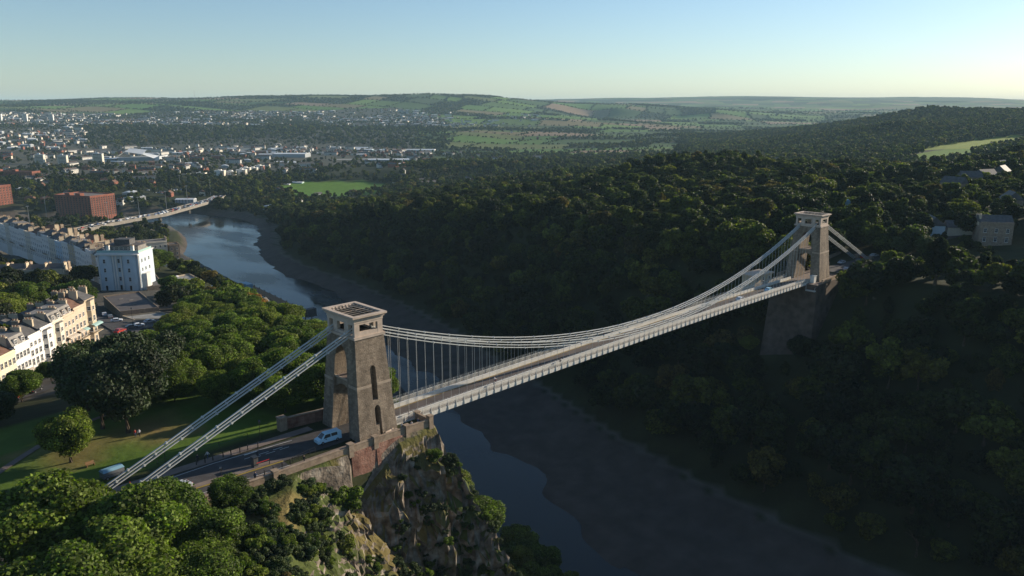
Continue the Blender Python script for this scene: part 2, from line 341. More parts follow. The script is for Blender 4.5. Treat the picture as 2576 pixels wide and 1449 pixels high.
# the brink of the Clifton plateau by the tower (land is on its left)
BRINK=np.array([(-90,-400),(-75,-120),(-56,-74),(-45,-50),(-35,-33),(-28,-20),(-21,-10.6),(-9.5,-10.3),(-9,-9.35),(12.5,-9.35),(15,-4),(16,30),(24,60),(40,110),(64,200),(88,300),(100,400),(96,520),(110,640),(110,900),(110,1200)],float)
SPUR=np.array([(12.3,-11,-.3),(14.2,-13.5,-8),(15.8,-17,-16),(18.5,-21.5,-25),(21,-27,-33),(24,-36,-42),(28,-50,-52),(34,-70,-62)],float)
def smooth(a,b,x):
    t=np.clip((x-a)/(b-a),0,1); return t*t*(3-2*t)
def height(P):
    P=np.asarray(P,float).reshape(-1,2)
    m=macro(P)
    x,y=P[:,0],P[:,1]
    # level shelf for the road at both ends
    k=(1-smooth(11,26,np.abs(y)))*(1-smooth(14,40,x))*(smooth(-110,-70,x)); m=m*(1-k)
    k=(1-smooth(9,22,np.abs(y)))*smooth(190,200,x)*(1-smooth(270,310,x)); m=m*(1-k)
    m=m+vnoise(P,35,1)*.6*smooth(20,60,np.abs(y))
    dist=np.hypot(x-CAM.x,y-CAM.y)
    m=m+vnoise(P,700,5)*14*smooth(2600,5000,dist)+vnoise(P,280,6)*5*smooth(2400,4000,dist)
    dl,dr=bank(P); db,sb=seg_dist(P,BRINK); db=-db*sb       # >0 beyond the brink
    fade=1-smooth(620,760,y)
    # left bank: mud, quay, road, then slope
    pl=np.where(dl<6,WATER-1+dl*.6,np.where(dl<9,WATER+2.6+(dl-6)*1.3,np.where(dl<32,WATER+6.6,WATER+6.6+(dl-32)*.95)))
    steep=1.9-1.1*smooth(20,70,y)
    bl,_=seg_dist(P,BRINK[:7]); bb,_=seg_dist(P,BRINK[6:10]); dep=np.interp(P[:,0],[-21,-12,-9.5,-8.6,-7,3,13],[4,7,8.5,10,9,1.6,1.2]); tooth=.62*np.mod(P[:,0]+9.5+.35*vnoise(P,5,12)*4,9.5)*(P[:,0]<13)
    spur_d,_=seg_dist(P,SPUR[:,:2]); tt=np.clip((-P[:,1]-11)/40,0,1); crest=np.interp(-P[:,1],-SPUR[:,1],SPUR[:,2]); cx=np.interp(-P[:,1],-SPUR[:,1],SPUR[:,0])
    spur=crest-np.where(P[:,0]<cx,1.75*(cx-P[:,0]),3.4*(P[:,0]-cx))
    bay=np.maximum.reduce([m-1.15*bl-np.maximum(0,bl-10)*.25,m-dep*np.minimum(bb,.75)/.75-1.0*np.clip(bb-.75,0,tooth)-4.2*np.maximum(0,bb-.75-tooth),np.where(P[:,1]<-11,spur,-999)])
    inbay=(P[:,1]<-4)&(P[:,0]<60)
    cl=np.where(inbay&(db>0),bay,m-np.maximum(db,0)*steep)+vnoise(P,9,3)*2.2*smooth(1,9,db)*(1-smooth(0,40,y))+vnoise(P,23,4)*3*smooth(2,14,db)
    pl=np.where(y<620,np.maximum(np.minimum(cl,m),np.minimum(pl,WATER+6.6+np.maximum(dl-32,0)*.25)),np.minimum(m,pl))
    pl=np.minimum(pl,np.where(dl<32,np.where(dl<6,WATER-1+dl*.6,np.where(dl<9,WATER+2.6+(dl-6)*1.3,WATER+6.6)),1e9))
    # right bank: wide mud, tow path, wooded slope
    sl=.95+.12*vnoise(P,80,9)
    pr=np.where(dr<14,WATER+.9+dr*.29,np.where(dr<20,WATER+4.9,WATER+4.9+(dr-20)*sl))
    pr=np.minimum(pr+vnoise(P,30,11)*2.5*smooth(24,50,dr),m)
    mw_=(30+15*(1-smooth(-20,110,y)))*(1-smooth(170,340,y))+vnoise(P,60,15)*9+vnoise(P,22,13)*6+vnoise(P,8,14)*3
    mid=np.where(dr>-mw_,WATER-.12+(dr+mw_)*.035,WATER-2.0)
    left=dl>0; right=dr>0
    out=np.where(left&(~right|(dl<dr)),pl,np.where(right,pr,mid))
    # ambiguous far side (river bends out of view)
    return out
def hz(x,y): return float(height([(x,y)])[0])

def grid_axis(a0,a1,fine0,fine1,s,g):
    ax=list(np.arange(fine0,fine1+.01,s)); st=s
    while ax[-1]<a1: st*=g; ax.append(ax[-1]+st)
    st=s; lo=[]; v=fine0
    while v>a0: st*=g; v-=st; lo.append(v)
    return np.array(lo[::-1]+ax)
def grid_mesh(name, V, nx, ny, keep, colr, material):
    idx=np.arange(nx*ny).reshape(nx,ny)
    q=np.stack([idx[:-1,:-1],idx[1:,:-1],idx[1:,1:],idx[:-1,1:]],-1).reshape(-1,4)
    if keep is not None: q=q[keep[q].all(1)]
    me=bpy.data.meshes.new(name); me.vertices.add(len(V)); me.vertices.foreach_set('co',V.astype(np.float32).ravel())
    me.loops.add(len(q)*4); me.loops.foreach_set('vertex_index',q.astype(np.int32).ravel())
    me.polygons.add(len(q)); me.polygons.foreach_set('loop_start',np.arange(0,len(q)*4,4,dtype=np.int32))
    me.polygons.foreach_set('use_smooth',[True]*len(q))
    me.materials.append(material); me.update(calc_edges=True)
    if colr is not None:
        a=me.color_attributes.new('c','FLOAT_COLOR','POINT'); a.data.foreach_set('color',np.c_[colr,np.ones(len(colr))].astype(np.float32).ravel())
    return me
NEARX,NEARY=1300,1300
ax=grid_axis(-330,NEARX,-70,330,3.2,1.035); ay=grid_axis(-330,NEARY,-70,330,3.2,1.035)
GX,GY=np.meshgrid(ax,ay,indexing='ij'); P=np.c_[GX.ravel(),GY.ravel()]
H=height(P)
dl,dr=bank(P)
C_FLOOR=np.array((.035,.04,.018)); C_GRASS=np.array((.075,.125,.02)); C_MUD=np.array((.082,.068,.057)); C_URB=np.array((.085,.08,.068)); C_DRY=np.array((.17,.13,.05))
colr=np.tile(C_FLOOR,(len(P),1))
def paint(mask,c): colr[:]=colr*(1-mask[:,None])+np.asarray(c)*mask[:,None]
x,y=P[:,0],P[:,1]
lawn=(x>-95)&(x<16)&(y>11.5)&(y<62); paint(lawn*1.0,C_GRASS)
paint(((x>-60)&(x<-25)&(y>20)&(y<40))*np.clip(.65+vnoise(P,8,2)*.7,0,1),C_DRY)
urban=((x<60)&(y>90)&(y<560)&(dl>90))|((y>760)&(dr<0)&(x<330)); paint(urban*1.0,C_URB)
cr=((x-618)/110)**2+((y-1000)/125)**2<1; paint(cr*1.0,np.array((.085,.165,.022)))
for (cx,cy,rx,ry) in [(505,430,75,36),(1165,1110,80,55),(1270,1075,50,50),(250,905,40,22),(300,770,25,40),(1200,245,170,52)]:
    paint((((x-cx)/rx)**2+((y-cy)/ry)**2<1)*1.0,np.array((.11,.19,.022)))
mud=(~((dl>7)|(dr>15)))*1.0; paint(mud,C_MUD)
paint(((dl>9)&(dl<31)&(y<620)&(x<300))*1.0,(.07,.065,.06))
paint(((dr>15.5)&(dr<19))*1.0,(.11,.10,.08))
ca=(x>-45)&(x<34)&(y>-62)&(y<-9.5); Hn=H.copy(); Hn[ca]-=3.5; dbg,sbg=seg_dist(P,BRINK); cb=ca&(-dbg*sbg>-.5)&(x>-24); Hn[cb]-=9
ground=link('ground',grid_mesh('ground',np.c_[P,Hn],len(ax),len(ay),None,colr,M['ground'])); tag(ground,kind='structure')
# cliff beside the tower as a finer rock sheet
ax2=np.arange(-48,40,.5); ay2=np.arange(-66,-9.0,.5)
GX,GY=np.meshgrid(ax2,ay2,indexing='ij'); P2=np.c_[GX.ravel(),GY.ravel()]; H2=height(P2)
db,sb=seg_dist(P2,BRINK); db=-db*sb; k=smooth(.5,5,db)
rid=lambda s,se:1-2*np.abs(vnoise(P2+np.c_[H2*.35,H2*.2],s,se))
H2=H2+k*(rid(7,21)*1.8+rid(3.1,22)*.9+rid(1.4,23)*.45)
dx=k*(vnoise(np.c_[P2[:,0]*.6+H2,P2[:,1]],4,31)*1.1+vnoise(np.c_[P2[:,0]+H2,P2[:,1]],1.7,32)*.5)
dy=k*(vnoise(np.c_[P2[:,0],H2*1.1],4,33)*1.6+vnoise(np.c_[P2[:,0],H2*1.4],1.8,34)*.7)
edge=np.minimum.reduce([P2[:,0]+48,39.5-P2[:,0],P2[:,1]+66]); H2-=(1-smooth(0,3,edge))*3
c2=np.tile(np.array((.06,.075,.022)),(len(P2),1)); g=smooth(-.2,.5,vnoise(P2,6,41))[:,None]; c2=c2*(1-g)+np.array((.13,.105,.04))*g
strat=np.mod(H2+.45*P2[:,0]+.2*P2[:,1]+vnoise(P2,5,35)*1.5,2.3)/2.3; dy=dy-k*(strat-.5)*1.1; dx=dx+k*(np.mod(H2*1.3-.5*P2[:,0]+vnoise(P2,3,36),1.5)/1.5-.5)*.5
cliff=link('cliff',grid_mesh('cliff',np.c_[P2[:,0]+dx,P2[:,1]+dy,H2],len(ax2),len(ay2),None,c2,M['cliff'])); tag(cliff,kind='structure')
cliff.data.polygons.foreach_set('use_smooth',[False]*len(cliff.data.polygons))
CL_P=np.c_[P2[:,0]+dx,P2[:,1]+dy,H2]
# water
mw=MB(); mw.add([(-400,-500,WATER),(420,-500,WATER),(420,1150,WATER),(-400,1150,WATER)],[(0,1,2,3)],M['water'])
river=mw.build('river_water'); tag(river,kind='structure')

# ---- far country: fields as blocks of a warped grid
S0=30.0
def warp(U,V):
    Q=np.c_[U*S0,V*S0]
    wx=vnoise(Q,1100,51)*170+vnoise(Q,420,52)*55; wy=vnoise(Q,1300,53)*170+vnoise(Q,380,54)*55
    a=R(28); X=Q[:,0]*math.cos(a)-Q[:,1]*math.sin(a)+3500; Y=Q[:,0]*math.sin(a)+Q[:,1]*math.cos(a)-1500
    return np.c_[X+wx,Y+wy]
nu,nv=400,410
U,V=np.meshgrid(np.arange(-90,nu-90),np.arange(-20,nv-20),indexing='ij'); W=warp(U.ravel().astype(float),V.ravel().astype(float))
def far_h(W):
    return height(W)
WH=far_h(W)
inn=(W[:,0]<NEARX-15)&(W[:,1]<NEARY-15)&(W[:,0]>-300)&(W[:,1]>-300)
WH2=WH.copy(); WH2[(W[:,0]<NEARX+40)&(W[:,1]<NEARY+40)]-=.6
# blocks
ub=[-90]; 
while ub[-1]<nu-90: ub.append(ub[-1]+random.randint(4,9))
bid=np.zeros((nu,nv),int); border=np.zeros((nu,nv),bool); nb=0
for i in range(len(ub)-1):
    a,b=ub[i]+90,min(ub[i+1]+90,nu); v=random.randint(0,3)*-1
    while v<nv:
        e=v+random.randint(4,11); bid[a:b,max(v,0):e]=nb; nb+=1
        if 0<=v: border[a:b,min(v,nv-1)]=True
        v=e
    border[a,:]=True
pal=[(.08,.15,.025),(.05,.09,.025),(.11,.18,.035),(.11,.13,.04),(.045,.075,.025),(.15,.125,.06),(.21,.15,.095),(.07,.12,.025),(.04,.065,.022),(.07,.13,.022)]
bc=np.array([pal[random.randrange(len(pal))] for _ in range(nb)]); wooded=np.array([random.random()<.22 for _ in range(nb)])
Wg=W.reshape(nu,nv,2)
azw=np.degrees(np.arctan2(W[:,1]-CAM.y,W[:,0]-CAM.x)).reshape(nu,nv); dw=np.hypot(W[:,0]-CAM.x,W[:,1]-CAM.y).reshape(nu,nv)
belt=(((azw>50)&(azw<74)&(dw>2650+200*vnoise(W,600,63).reshape(nu,nv))&(dw<3450+250*vnoise(W,500,64).reshape(nu,nv)))|((azw>54)&(azw<70)&(dw>1300)&(dw<1560)))
urb=((azw>51+3*vnoise(W,900,61).reshape(nu,nv))&(dw<4300+500*vnoise(W,900,62).reshape(nu,nv)))
ashton=(azw<33)&(dw<3000)
me=grid_mesh('countryside',np.c_[W,WH2],nu,nv,~inn,None,M['fargnd'])
pi_=np.empty(len(me.loops),np.int32); me.loops.foreach_get('vertex_index',pi_)
fv=pi_.reshape(-1,4)[:,0]; fc=bc[bid.ravel()[fv]].copy()
wd=wooded[bid.ravel()[fv]]; fc[wd]=(.03,.045,.02); fc[urb.ravel()[fv]]=(.07,.07,.055); 
bright=(((W[fv][:,0]-1400)/330)**2+((W[fv][:,1]-262)/60)**2<1)
fc[ashton.ravel()[fv]]=(.03,.045,.02); fc[bright]=(.19,.24,.03)
at=me.color_attributes.new('c','FLOAT_COLOR','CORNER'); at.data.foreach_set('color',np.c_[np.repeat(fc,4,0),np.ones(len(fc)*4)].astype(np.float32).ravel())
far=link('countryside_terrain',me); tag(far,kind='structure')
# outermost hills to the horizon
ax3=np.linspace(-6000,26000,90); ay3=np.linspace(-9000,26000,90); GX,GY=np.meshgrid(ax3,ay3,indexing='ij'); P3=np.c_[GX.ravel(),GY.ravel()]
H3=macro(P3)+vnoise(P3,1500,71)*14; n3=(P3[:,0]>-2200)&(P3[:,0]<12500)&(P3[:,1]>-2500)&(P3[:,1]<12500)
dd=np.hypot(P3[:,0],P3[:,1]); H3=np.where(dd<9300,np.minimum(H3,-80)-5.0,H3); H3=np.where((P3[:,0]<-300)|(P3[:,1]<-300),-78.0,H3)
c3=np.tile(np.array((.07,.10,.04)),(len(P3),1)); g=smooth(-.1,.3,vnoise(P3,900,72))[:,None]; c3=c3*(1-g)+np.array((.035,.05,.025))*g
hills=link('distant_hills',grid_mesh('distant_hills',np.c_[P3,H3],90,90,None,c3,M['fargnd'])); tag(hills,kind='structure')

# ------------------------------------------------------------------ BRIDGE TOWERS
def arc_w(z, w0, z0, zs, w1, za):
    """half width of the road arch: w0 at z0, w1 at spring zs, 0 at apex za"""
    if z<=zs: return w0+(w1-w0)*(z-z0)/(zs-z0)
    t=(z-zs)/(za-zs); return w1*math.sqrt(max(0,1-t*t))
def tower(name, loc, label, slits, flip=1):
    root=empty(name,loc,0,label,'bridge tower')
    ZM=21.2
    hx=lambda z: 4.72+(3.5-4.72)*min(z/ZM,1) ; hy=lambda z: 7.25+(5.2-7.25)*(min(z/ZM,1))**.9
    zs=list(np.linspace(-1,15,17))+list(15+4.2*np.sin(np.linspace(.15,PI/2,9)))
    for s in (-1,1):
        b=MB(); rings=[]
        for z in zs:
            wi=max(arc_w(z,3.35,0,15,2.25,19.2),.001); o=hy(z); d=hx(z)
            rings.append([(-d,s*wi,z),(d,s*wi,z),(d,s*o,z),(-d,s*o,z)][::s])
        b.loft(rings,M['rubble'])
        me=b.mesh('tower_leg')
        if slits and s==-1:
            cu=MB(); seg=7
            def slit(x0,x1,z0,zt):
                c_=(x0+x1)/2; r_=(x1-x0)/2; zsx=zt-r_*1.5
                prof=[(x0,z0),(x1,z0),(x1,zsx)]+[(c_+r_*math.cos(t),zsx+r_*1.5*math.sin(t)) for t in np.linspace(.3,PI-.3,seg)]+[(x0,zsx)]
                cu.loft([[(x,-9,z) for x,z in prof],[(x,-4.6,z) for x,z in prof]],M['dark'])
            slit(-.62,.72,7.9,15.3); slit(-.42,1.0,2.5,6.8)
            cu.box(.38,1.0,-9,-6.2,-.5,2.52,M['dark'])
            co=cu.build('cutter'); lo=link('tmpleg',me)
            for c_ in range(1):
                md=lo.modifiers.new('b','BOOLEAN'); md.operation='DIFFERENCE'; md.object=co; md.solver='EXACT'; md.use_self=True
            import bmesh
            for oo in (co,lo):
                bm=bmesh.new(); bm.from_mesh(oo.data); bmesh.ops.recalc_face_normals(bm,faces=bm.faces); bm.to_mesh(oo.data); bm.free()
            bpy.context.view_layer.update()
            me2=bpy.data.meshes.new_from_object(lo.evaluated_get(bpy.context.evaluated_depsgraph_get()))
            bpy.data.objects.remove(lo); bpy.data.objects.remove(co); me=me2
        link('tower_leg',me,root)
    b=MB(); b.loft([[(-hx(z),-hy(z),z),(hx(z),-hy(z),z),(hx(z),hy(z),z),(-hx(z),hy(z),z)] for z in (19.21,21.2)],M['rubble']); b.build('tower_head',root)
    # crossbeam with a shallow arched underside
    b=MB(); n=10; ys=np.linspace(-2.75,2.75,n+1)
    top=[(y,12.0) for y in ys]; bot=[(y,9.6+1.1*math.sin(PI*(y+2.75)/5.5)) for y in ys[::-1]]
    b.loft([[(-3.6,y,z) for y,z in top+bot],[(3.6,y,z) for y,z in top+bot]],M['rubble']); b.build('crossbeam',root)
    b=MB()
    for s in (-1,1): b.box(s*3.62,s*3.9,-2.8,2.8,11.9,12.25,M['band'])
    b.box(-3.62,3.62,-2.72,2.72,12.003,12.12,M['footway']); b.build('crossbeam_coping',root)
    for s in (-1,1):
        for x_ in (-1,1):
            b=MB(); z=10.9; o=hy(z)+.07; d=hx(z)+.07
            # string course round the outside of each leg, split round the slit
            if x_==-1: b.box(-d,(-.66 if slits and s==-1 else 0),s*(o-.35),s*o,z,z+.55,M['band']); b.box(-d,-d+.3,s*(o-.35),s*3.0,z,z+.55,M['band'])
            else: b.box((.76 if slits and s==-1 else 0.003),d,s*(o-.35),s*o,z,z+.55,M['band']); b.box(d-.3,d,s*(o-.35),s*3.0,z,z+.55,M['band'])
            b.build('string_course',root)
    # attic with openings
    A=M['ashlar']
    b=MB(); b.box(-3.75,3.75,-5.45,5.45,21.2,21.75,A); b.build('plinth',root)
    b=MB(); x0,y0=3.4,5.05; t_=.7; z0,z1=21.753,24.15
    for sx in (-1,1):
        for sy in (-1,1): b.box(sx*x0,sx*(x0-1.2),sy*y0,sy*(y0-.75),z0,z1,A)
        for sy in (-1,1): b.box(sx*x0,sx*(x0-t_),sy*1.3,sy*2.85,z0,z1,A)
        b.box(sx*x0,sx*(x0-t_),-1.297,1.297,z0,z0+.55,A)
        for sy in (-1,1): b.box(sx*(x0+.02),sx*(x0-t_),sy*2.853,sy*4.297,z0,z0+.3,A)
    for sy in (-1,1): b.box(-x0+1.203,x0-1.203,sy*(y0-.02),sy*(y0-.7),z0,z0+.85,A)
    b.box(-2.6,2.6,-4.2,4.2,z0,z0+.05,M['dark'])  # near-black floor sheet, interior shade painted in
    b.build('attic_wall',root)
    for sy in (-1,1): b=MB(); b.box(-1.9,1.9,sy*3.3-.4,sy*3.3+.4,z0+.06,z0+.7,M['dark']); b.build('saddle',root)  # iron saddles coloured near black to match the attic's shade
    def ringbox(b,xo,yo,xi,yi,za,zb,m):
        b.box(-xo,xo,-yo,-yi,za,zb,m); b.box(-xo,xo,yi,yo,za,zb,m); b.box(-xo,-xi,-yi+.002,yi-.002,za,zb,m); b.box(xi,xo,-yi+.002,yi-.002,za,zb,m)
    b=MB(); ringbox(b,3.42,5.07,2.9,4.5,24.153,24.6,A); ringbox(b,3.5,5.15,2.9,4.5,24.603,25.2,A); b.build('frieze',root)
    b=MB()
    ringbox(b,3.7,5.4,2.9,4.5,25.203,25.45,A)
    # cornice that flares out
    b.loft([[(-3.75,-5.45,25.453),(3.75,-5.45,25.453),(3.75,5.45,25.453),(-3.75,5.45,25.453)],[(-4.1,-5.8,25.72),(4.1,-5.8,25.72),(4.1,5.8,25.72),(-4.1,5.8,25.72)]],A,caps=False)
    ringbox(b,4.12,5.82,3.25,4.95,25.72,26.1,A); b.build('cornice',root)
    b=MB(); b.box(-3.6,3.6,-5.2,5.2,25.30,25.34,M['dark']); b.build('roof_deck',root)  # near-black sheet painted as the shade between the roof beams
    for i in range(7):
        b=MB(); y_=-4.1+i*1.37; b.box(-3.25,3.25,y_-.04,y_+.04,25.85,25.95,M['concrete'] if i!=3 else A); b.build('roof_beam',root)
    b=MB(); b.box(-.05,.05,-4.95,4.95,25.951,26.03,M['concrete']); b.build('roof_beam',root)
    for i in range(8):
        b=MB(); y_=3.2; x_=-2.9+i*.82; b.loft([[(x_,4.95,25.35),(x_+.35,4.95,25.35),(x_+.35,4.95,25.98),(x_,4.95,25.98)],[(x_,4.2,25.35),(x_+.35,4.2,25.35),(x_+.35,4.5,25.45),(x_,4.5,25.45)]],A); b.build('bracket',root)
    return root
tower('bridge_tower',(0,0,0),'near stone bridge tower with tall slit openings standing on the cliff',True)
tower('bridge_tower',(214,0,0),'far stone bridge tower standing on the wooded side of the gorge',False)

# ------------------------------------------------------------------ BRIDGE: deck, girders, chains, rods
br=empty('suspension_bridge',(107,0,0),0,'pale grey chain suspension bridge spanning the dark gorge between two stone towers','bridge')
X0,X1=5.2,206.0
camber=lambda x: .6*(1-((x-107)/107)**2)
def strip(b,y0,y1,z0,z1,m,x0=X0,x1=X1,n=20):
    xs=np.linspace(x0,x1,n+1)
    b.loft([[(x-107,y0,camber(x)+z0),(x-107,y1,camber(x)+z0),(x-107,y1,camber(x)+z1),(x-107,y0,camber(x)+z1)] for x in xs],m)
b=MB(); strip(b,-3.0,3.0,-.3,0,M['deckroad']); b.build('roadway',br)
for s in (-1,1):
    b=MB(); strip(b,s*3.3,s*4.75,-.12,.12,M['footway']); b.build('footway',br)
    b=MB(); strip(b,s*2.99,s*3.27,-.5,.92,M['iron_light']); strip(b,s*2.93,s*3.33,.923,1.0,M['iron_light']); b.build('girder',br)
    b=MB(); strip(b,s*4.75,s*4.9,-.75,.1,M['iron_light']); b.build('edge_beam',br)
    b=MB(); strip(b,s*2.62,s*2.68,.004,.010,M['yellowline']); strip(b,s*2.76,s*2.82,.004,.010,M['yellowline']); b.build('edge_marking',br)
# underside cross girders
b=MB()
for i in range(83):
    x_=X0+.8+i*2.44; z=camber(x_)
    b.box(x_-107-.1,x_-107+.1,-4.7,4.7,z-.75,z-.32,M['iron'])
o=b.build('cross_girders',br); o.name='underfloor'; tag(o,kind='stuff')
# outer parapet: posts, rails, lattice panels
NP=82; px=[X0+.8+i*2.44 for i in range(NP+1)]
for s in (-1,1):
    pm=MB(); pm.loft([[(-.08,s*4.9,-.75),(.08,s*4.9,-.75),(.08,s*5.12,-.7),(-.08,s*5.12,-.7)],[(-.07,s*4.88,.2),(.07,s*4.88,.2),(.07,s*5.0,.2),(-.07,s*5.0,.2)],[(-.05,s*4.84,1.35),(.05,s*4.84,1.35),(.05,s*4.9,1.35),(-.05,s*4.9,1.35)],[(-.03,s*4.60,2.1),(.03,s*4.60,2.1),(.03,s*4.66,2.1),(-.03,s*4.66,2.1)]],M['iron']); pme=pm.mesh('parapet_post')
    # lattice panel: diagonal bars in a frame
    lm=MB(); L_=2.28; zb,zt=.16,1.3
    lm.box(-L_/2,L_/2,s*4.80,s*4.88,zt-.06,zt+.03,M['iron_light']); lm.box(-L_/2,L_/2,s*4.80,s*4.88,zb-.05,zb+.05,M['iron_light'])
    hgt=zt-zb; st=.19
    for dgn in (-1,1):
        k=-hgt
        while k<L_:
            a0=max(k,0); a1=min(k+hgt,L_)
            if a1-a0>.05:
                xa,xb=a0-L_/2,a1-L_/2; za,zc=(a0-k),(a1-k)
                if dgn<0: xa,xb=-xa,-xb
                yy=s*(4.83+.02*dgn); lm.beam((xa,yy,zb+za),(xb,yy,zb+zc),.015,.05,M['iron_light'],up=(0,1,0)) if False else lm.add([(xa-.028,yy,zb+za),(xa+.028,yy,zb+za),(xb+.028,yy,zb+zc),(xb-.028,yy,zb+zc)],[(0,1,2,3)],M['iron_light'])
            k+=st
    lme=lm.mesh('lattice_panel')
    wires=MB()
    for zz in (1.55,1.75,1.95,2.08):
        strip(wires,s*(4.82-(zz-1.35)*.27),s*(4.835-(zz-1.35)*.27),zz,zz+.015,M['iron'])
    wires.build('fence_wire',br)
    for i,x_ in enumerate(px[:-1]):
        link('parapet_post',pme,br,(x_-107,0,camber(x_)))
        if i<NP and (s==-1 or i%1==0): link('lattice_panel',lme,br,(x_-107+1.22,0,camber(x_+1.2)))
# chains
ZT,ZB=22.75,2.35
chz=lambda x: ZB+(ZT-ZB)*((x-107)/107)**2
def link_mesh(L_):
    b=MB()
    for k in (-.13,.0,.13): b.box(0,L_,k-.04,k+.04,-.085,.085,M['iron'])
    for x_ in (0,):
        n=8
        for yy in ((-.27,.27),):
            ring=lambda y:[(x_+.21*math.cos(t),y,.21*math.sin(t)) for t in np.linspace(0,2*PI,n,endpoint=False)]
            b.loft([ring(yy[0]),ring(yy[1])],M['iron'])
    return b.mesh('chain_link')
lmeshes={}
def put_link(a,b_):
    a=Vector(a); b_=Vector(b_); d=b_-a; L_=round(d.length,1)
    if L_ not in lmeshes: lmeshes[L_]=link_mesh(L_)
    o=link('chain_link',lmeshes[L_],br); o.location=a-Vector((107,0,0)); o.rotation_euler=(0,-math.atan2(d.z,math.hypot(d.x,d.y)),math.atan2(d.y,d.x))
for s in (-1,1):
    for c_ in range(3):
        dz=(1-c_)*.66; yy=s*(3.12)
        xs=[2.0]+[x_ for x_ in np.arange(px[0]+c_*2.44,211,7.32) if x_>6]+[212.0]
        for a,b_ in zip(xs[:-1],xs[1:]): put_link((a,yy,chz(a)+dz),(b_,yy,chz(b_)+dz))
        for x_a,x_b in ((-2.0,-57.0),(216.0,271.0)):
            zt=ZT+dz; n=8; off=c_*.33/8
            ts=[0]+[ (k+.35+c_*.3)/8 for k in range(8) if (k+.35+c_*.3)/8<1]+[1]
            for t0,t1 in zip(ts[:-1],ts[1:]):
                f=lambda t:(x_a+(x_b-x_a)*t, yy, zt+(-.6+dz*.9-zt)*t)
                put_link(f(t0),f(t1))
    rod=MB(); rod.tube([(0,0,0),(0,0,1)],.045,M['iron'],4); rme=rod.mesh('suspension_rod')
    for i,x_ in enumerate(px[:-1]):
        if x_>205: break
        z0=camber(x_)+.9; dz=(1-i%3)*.66; z1=chz(x_)+dz
        if z1-z0>.05: link('suspension_rod',rme,br,(x_-107,s*3.12,z0),scale=(1,1,z1-z0))

# ------------------------------------------------------------------ ABUTMENTS, approach walls, roads
def wall_run(root, pts, h, th, m, mc, z=0, name='wall_panel'):
    for a,b_ in zip(pts[:-1],pts[1:]):
        b=MB(); b.beam((a[0],a[1],z+h/2-.4),(b_[0],b_[1],z+h/2-.4),th,h+.8,m); b.build(name,root)
        b=MB(); b.beam((a[0],a[1],z+h+.08),(b_[0],b_[1],z+h+.08),th+.14,.15,mc); b.build('coping',root)
ab=empty('near_abutment',(2,-9,-6),0,'red stone retaining block with brown parapet under the near bridge tower','abutment')
def AB(b,nm,m=None): o=b.build(nm,ab); o.matrix_parent_inverse=Matrix.Translation((-2,9,6)); return o
b=MB(); b.loft([[(-8.5,-10.5,-14),(5,-10.5,-14),(5,-6,-14),(-8.6,-6,-14)],[(-8.35,-9.6,-.15),(5,-9.6,-.15),(5,-6,-.15),(-8.35,-6,-.15)]],M['redstone']); AB(b,'retaining_wall')
for x_ in (-2.0,):
    b=MB(); b.loft([[(x_-.5,-10.9,-12),(x_+.5,-10.9,-12),(x_+.5,-10,-12),(x_-.5,-10,-12)],[(x_-.45,-9.75,-1.2),(x_+.45,-9.75,-1.2),(x_+.45,-9,-1.2),(x_-.45,-9,-1.2)]],M['redstone']); AB(b,'pilaster')
b=MB(); b.loft([[(5.003,-10.4,-12),(12.2,-10.4,-12),(12.4,9,-12),(5.003,9,-12)],[(5.003,-9.5,-.2),(12.0,-9.5,-.2),(12.0,8.5,-.2),(5.003,8.5,-.2)]],M['redstone']); AB(b,'river_front')
b=MB(); b.box(-8.2,11.9,-9.4,8.4,-.149,-.02,M['footway']); AB(b,'paved_platform')
pw=empty('parapet_wall',(2,-9.3,0),0,'brown stone parapet wall with square piers along the cliff edge below the near tower','wall')
def child_at(root, b, nm):
    o=b.build(nm,root); o.matrix_parent_inverse=Matrix.Translation(-Vector(root.location)); return o
def mk_wall(root, segs, h, th=.45, m='brownstone', z=0):
    for a,b_ in segs:
        b=MB(); b.beam((*a,z+h/2-.3),(*b_,z+h/2-.3),th,h+.6,M[m]); child_at(root,b,'wall_panel')
        b=MB(); b.beam((*a,z+h+.081),(*b_,z+h+.081),th+.16,.16,M['brownstone']); child_at(root,b,'coping')
def mk_pier(root,x_,y_,h,s=.55,z=0):
    b=MB(); b.box(x_-s,x_+s,y_-s,y_+s,z-1,z+h,M['brownstone']); b.box(x_-s-.1,x_+s+.1,y_-s-.1,y_+s+.1,z+h,z+h+.2,M['brownstone']); child_at(root,b,'pier')
mk_wall(pw,[((-23.9,-9.2),(-8.9,-9.25)),((-7.8,-9.25),(-3,-9.25)),((-1.9,-9.25),(5,-9.3)),((6.1,-9.3),(11.1,-9.4)),((11.7,-8.8),(11.7,-5.3))],1.15)
for x_,y_,h in ((-24.5,-9.2,1.6),(-8.35,-9.25,1.7),(-2.45,-9.25,1.5),(5.55,-9.3,1.5),(11.7,-9.4,1.9),(11.7,-4.8,1.5)): mk_pier(pw,x_,y_,h)
pw2=empty('parapet_wall',(-40,-9,0),0,'long brown stone wall beside the footpath running down to the road corner','wall')
mk_wall(pw2,[((-25.1,-9.15),(-40,-8.6)),((-40,-8.6),(-56,-7.0))],1.1)
pw3=empty('brick_topped_wall',(-6,9,0),0,'red topped wall behind the near tower on the side away from the cliff','wall')
mk_wall(pw3,[((-12,10.2),(-4,9.0)),((-4,9.0),(11,8.6))],2.4,.6,'redstone')
for x_,y_,h in ((-12.6,10.2,2.8),(11.7,8.6,2.4)): mk_pier(pw3,x_,y_,h,.8)
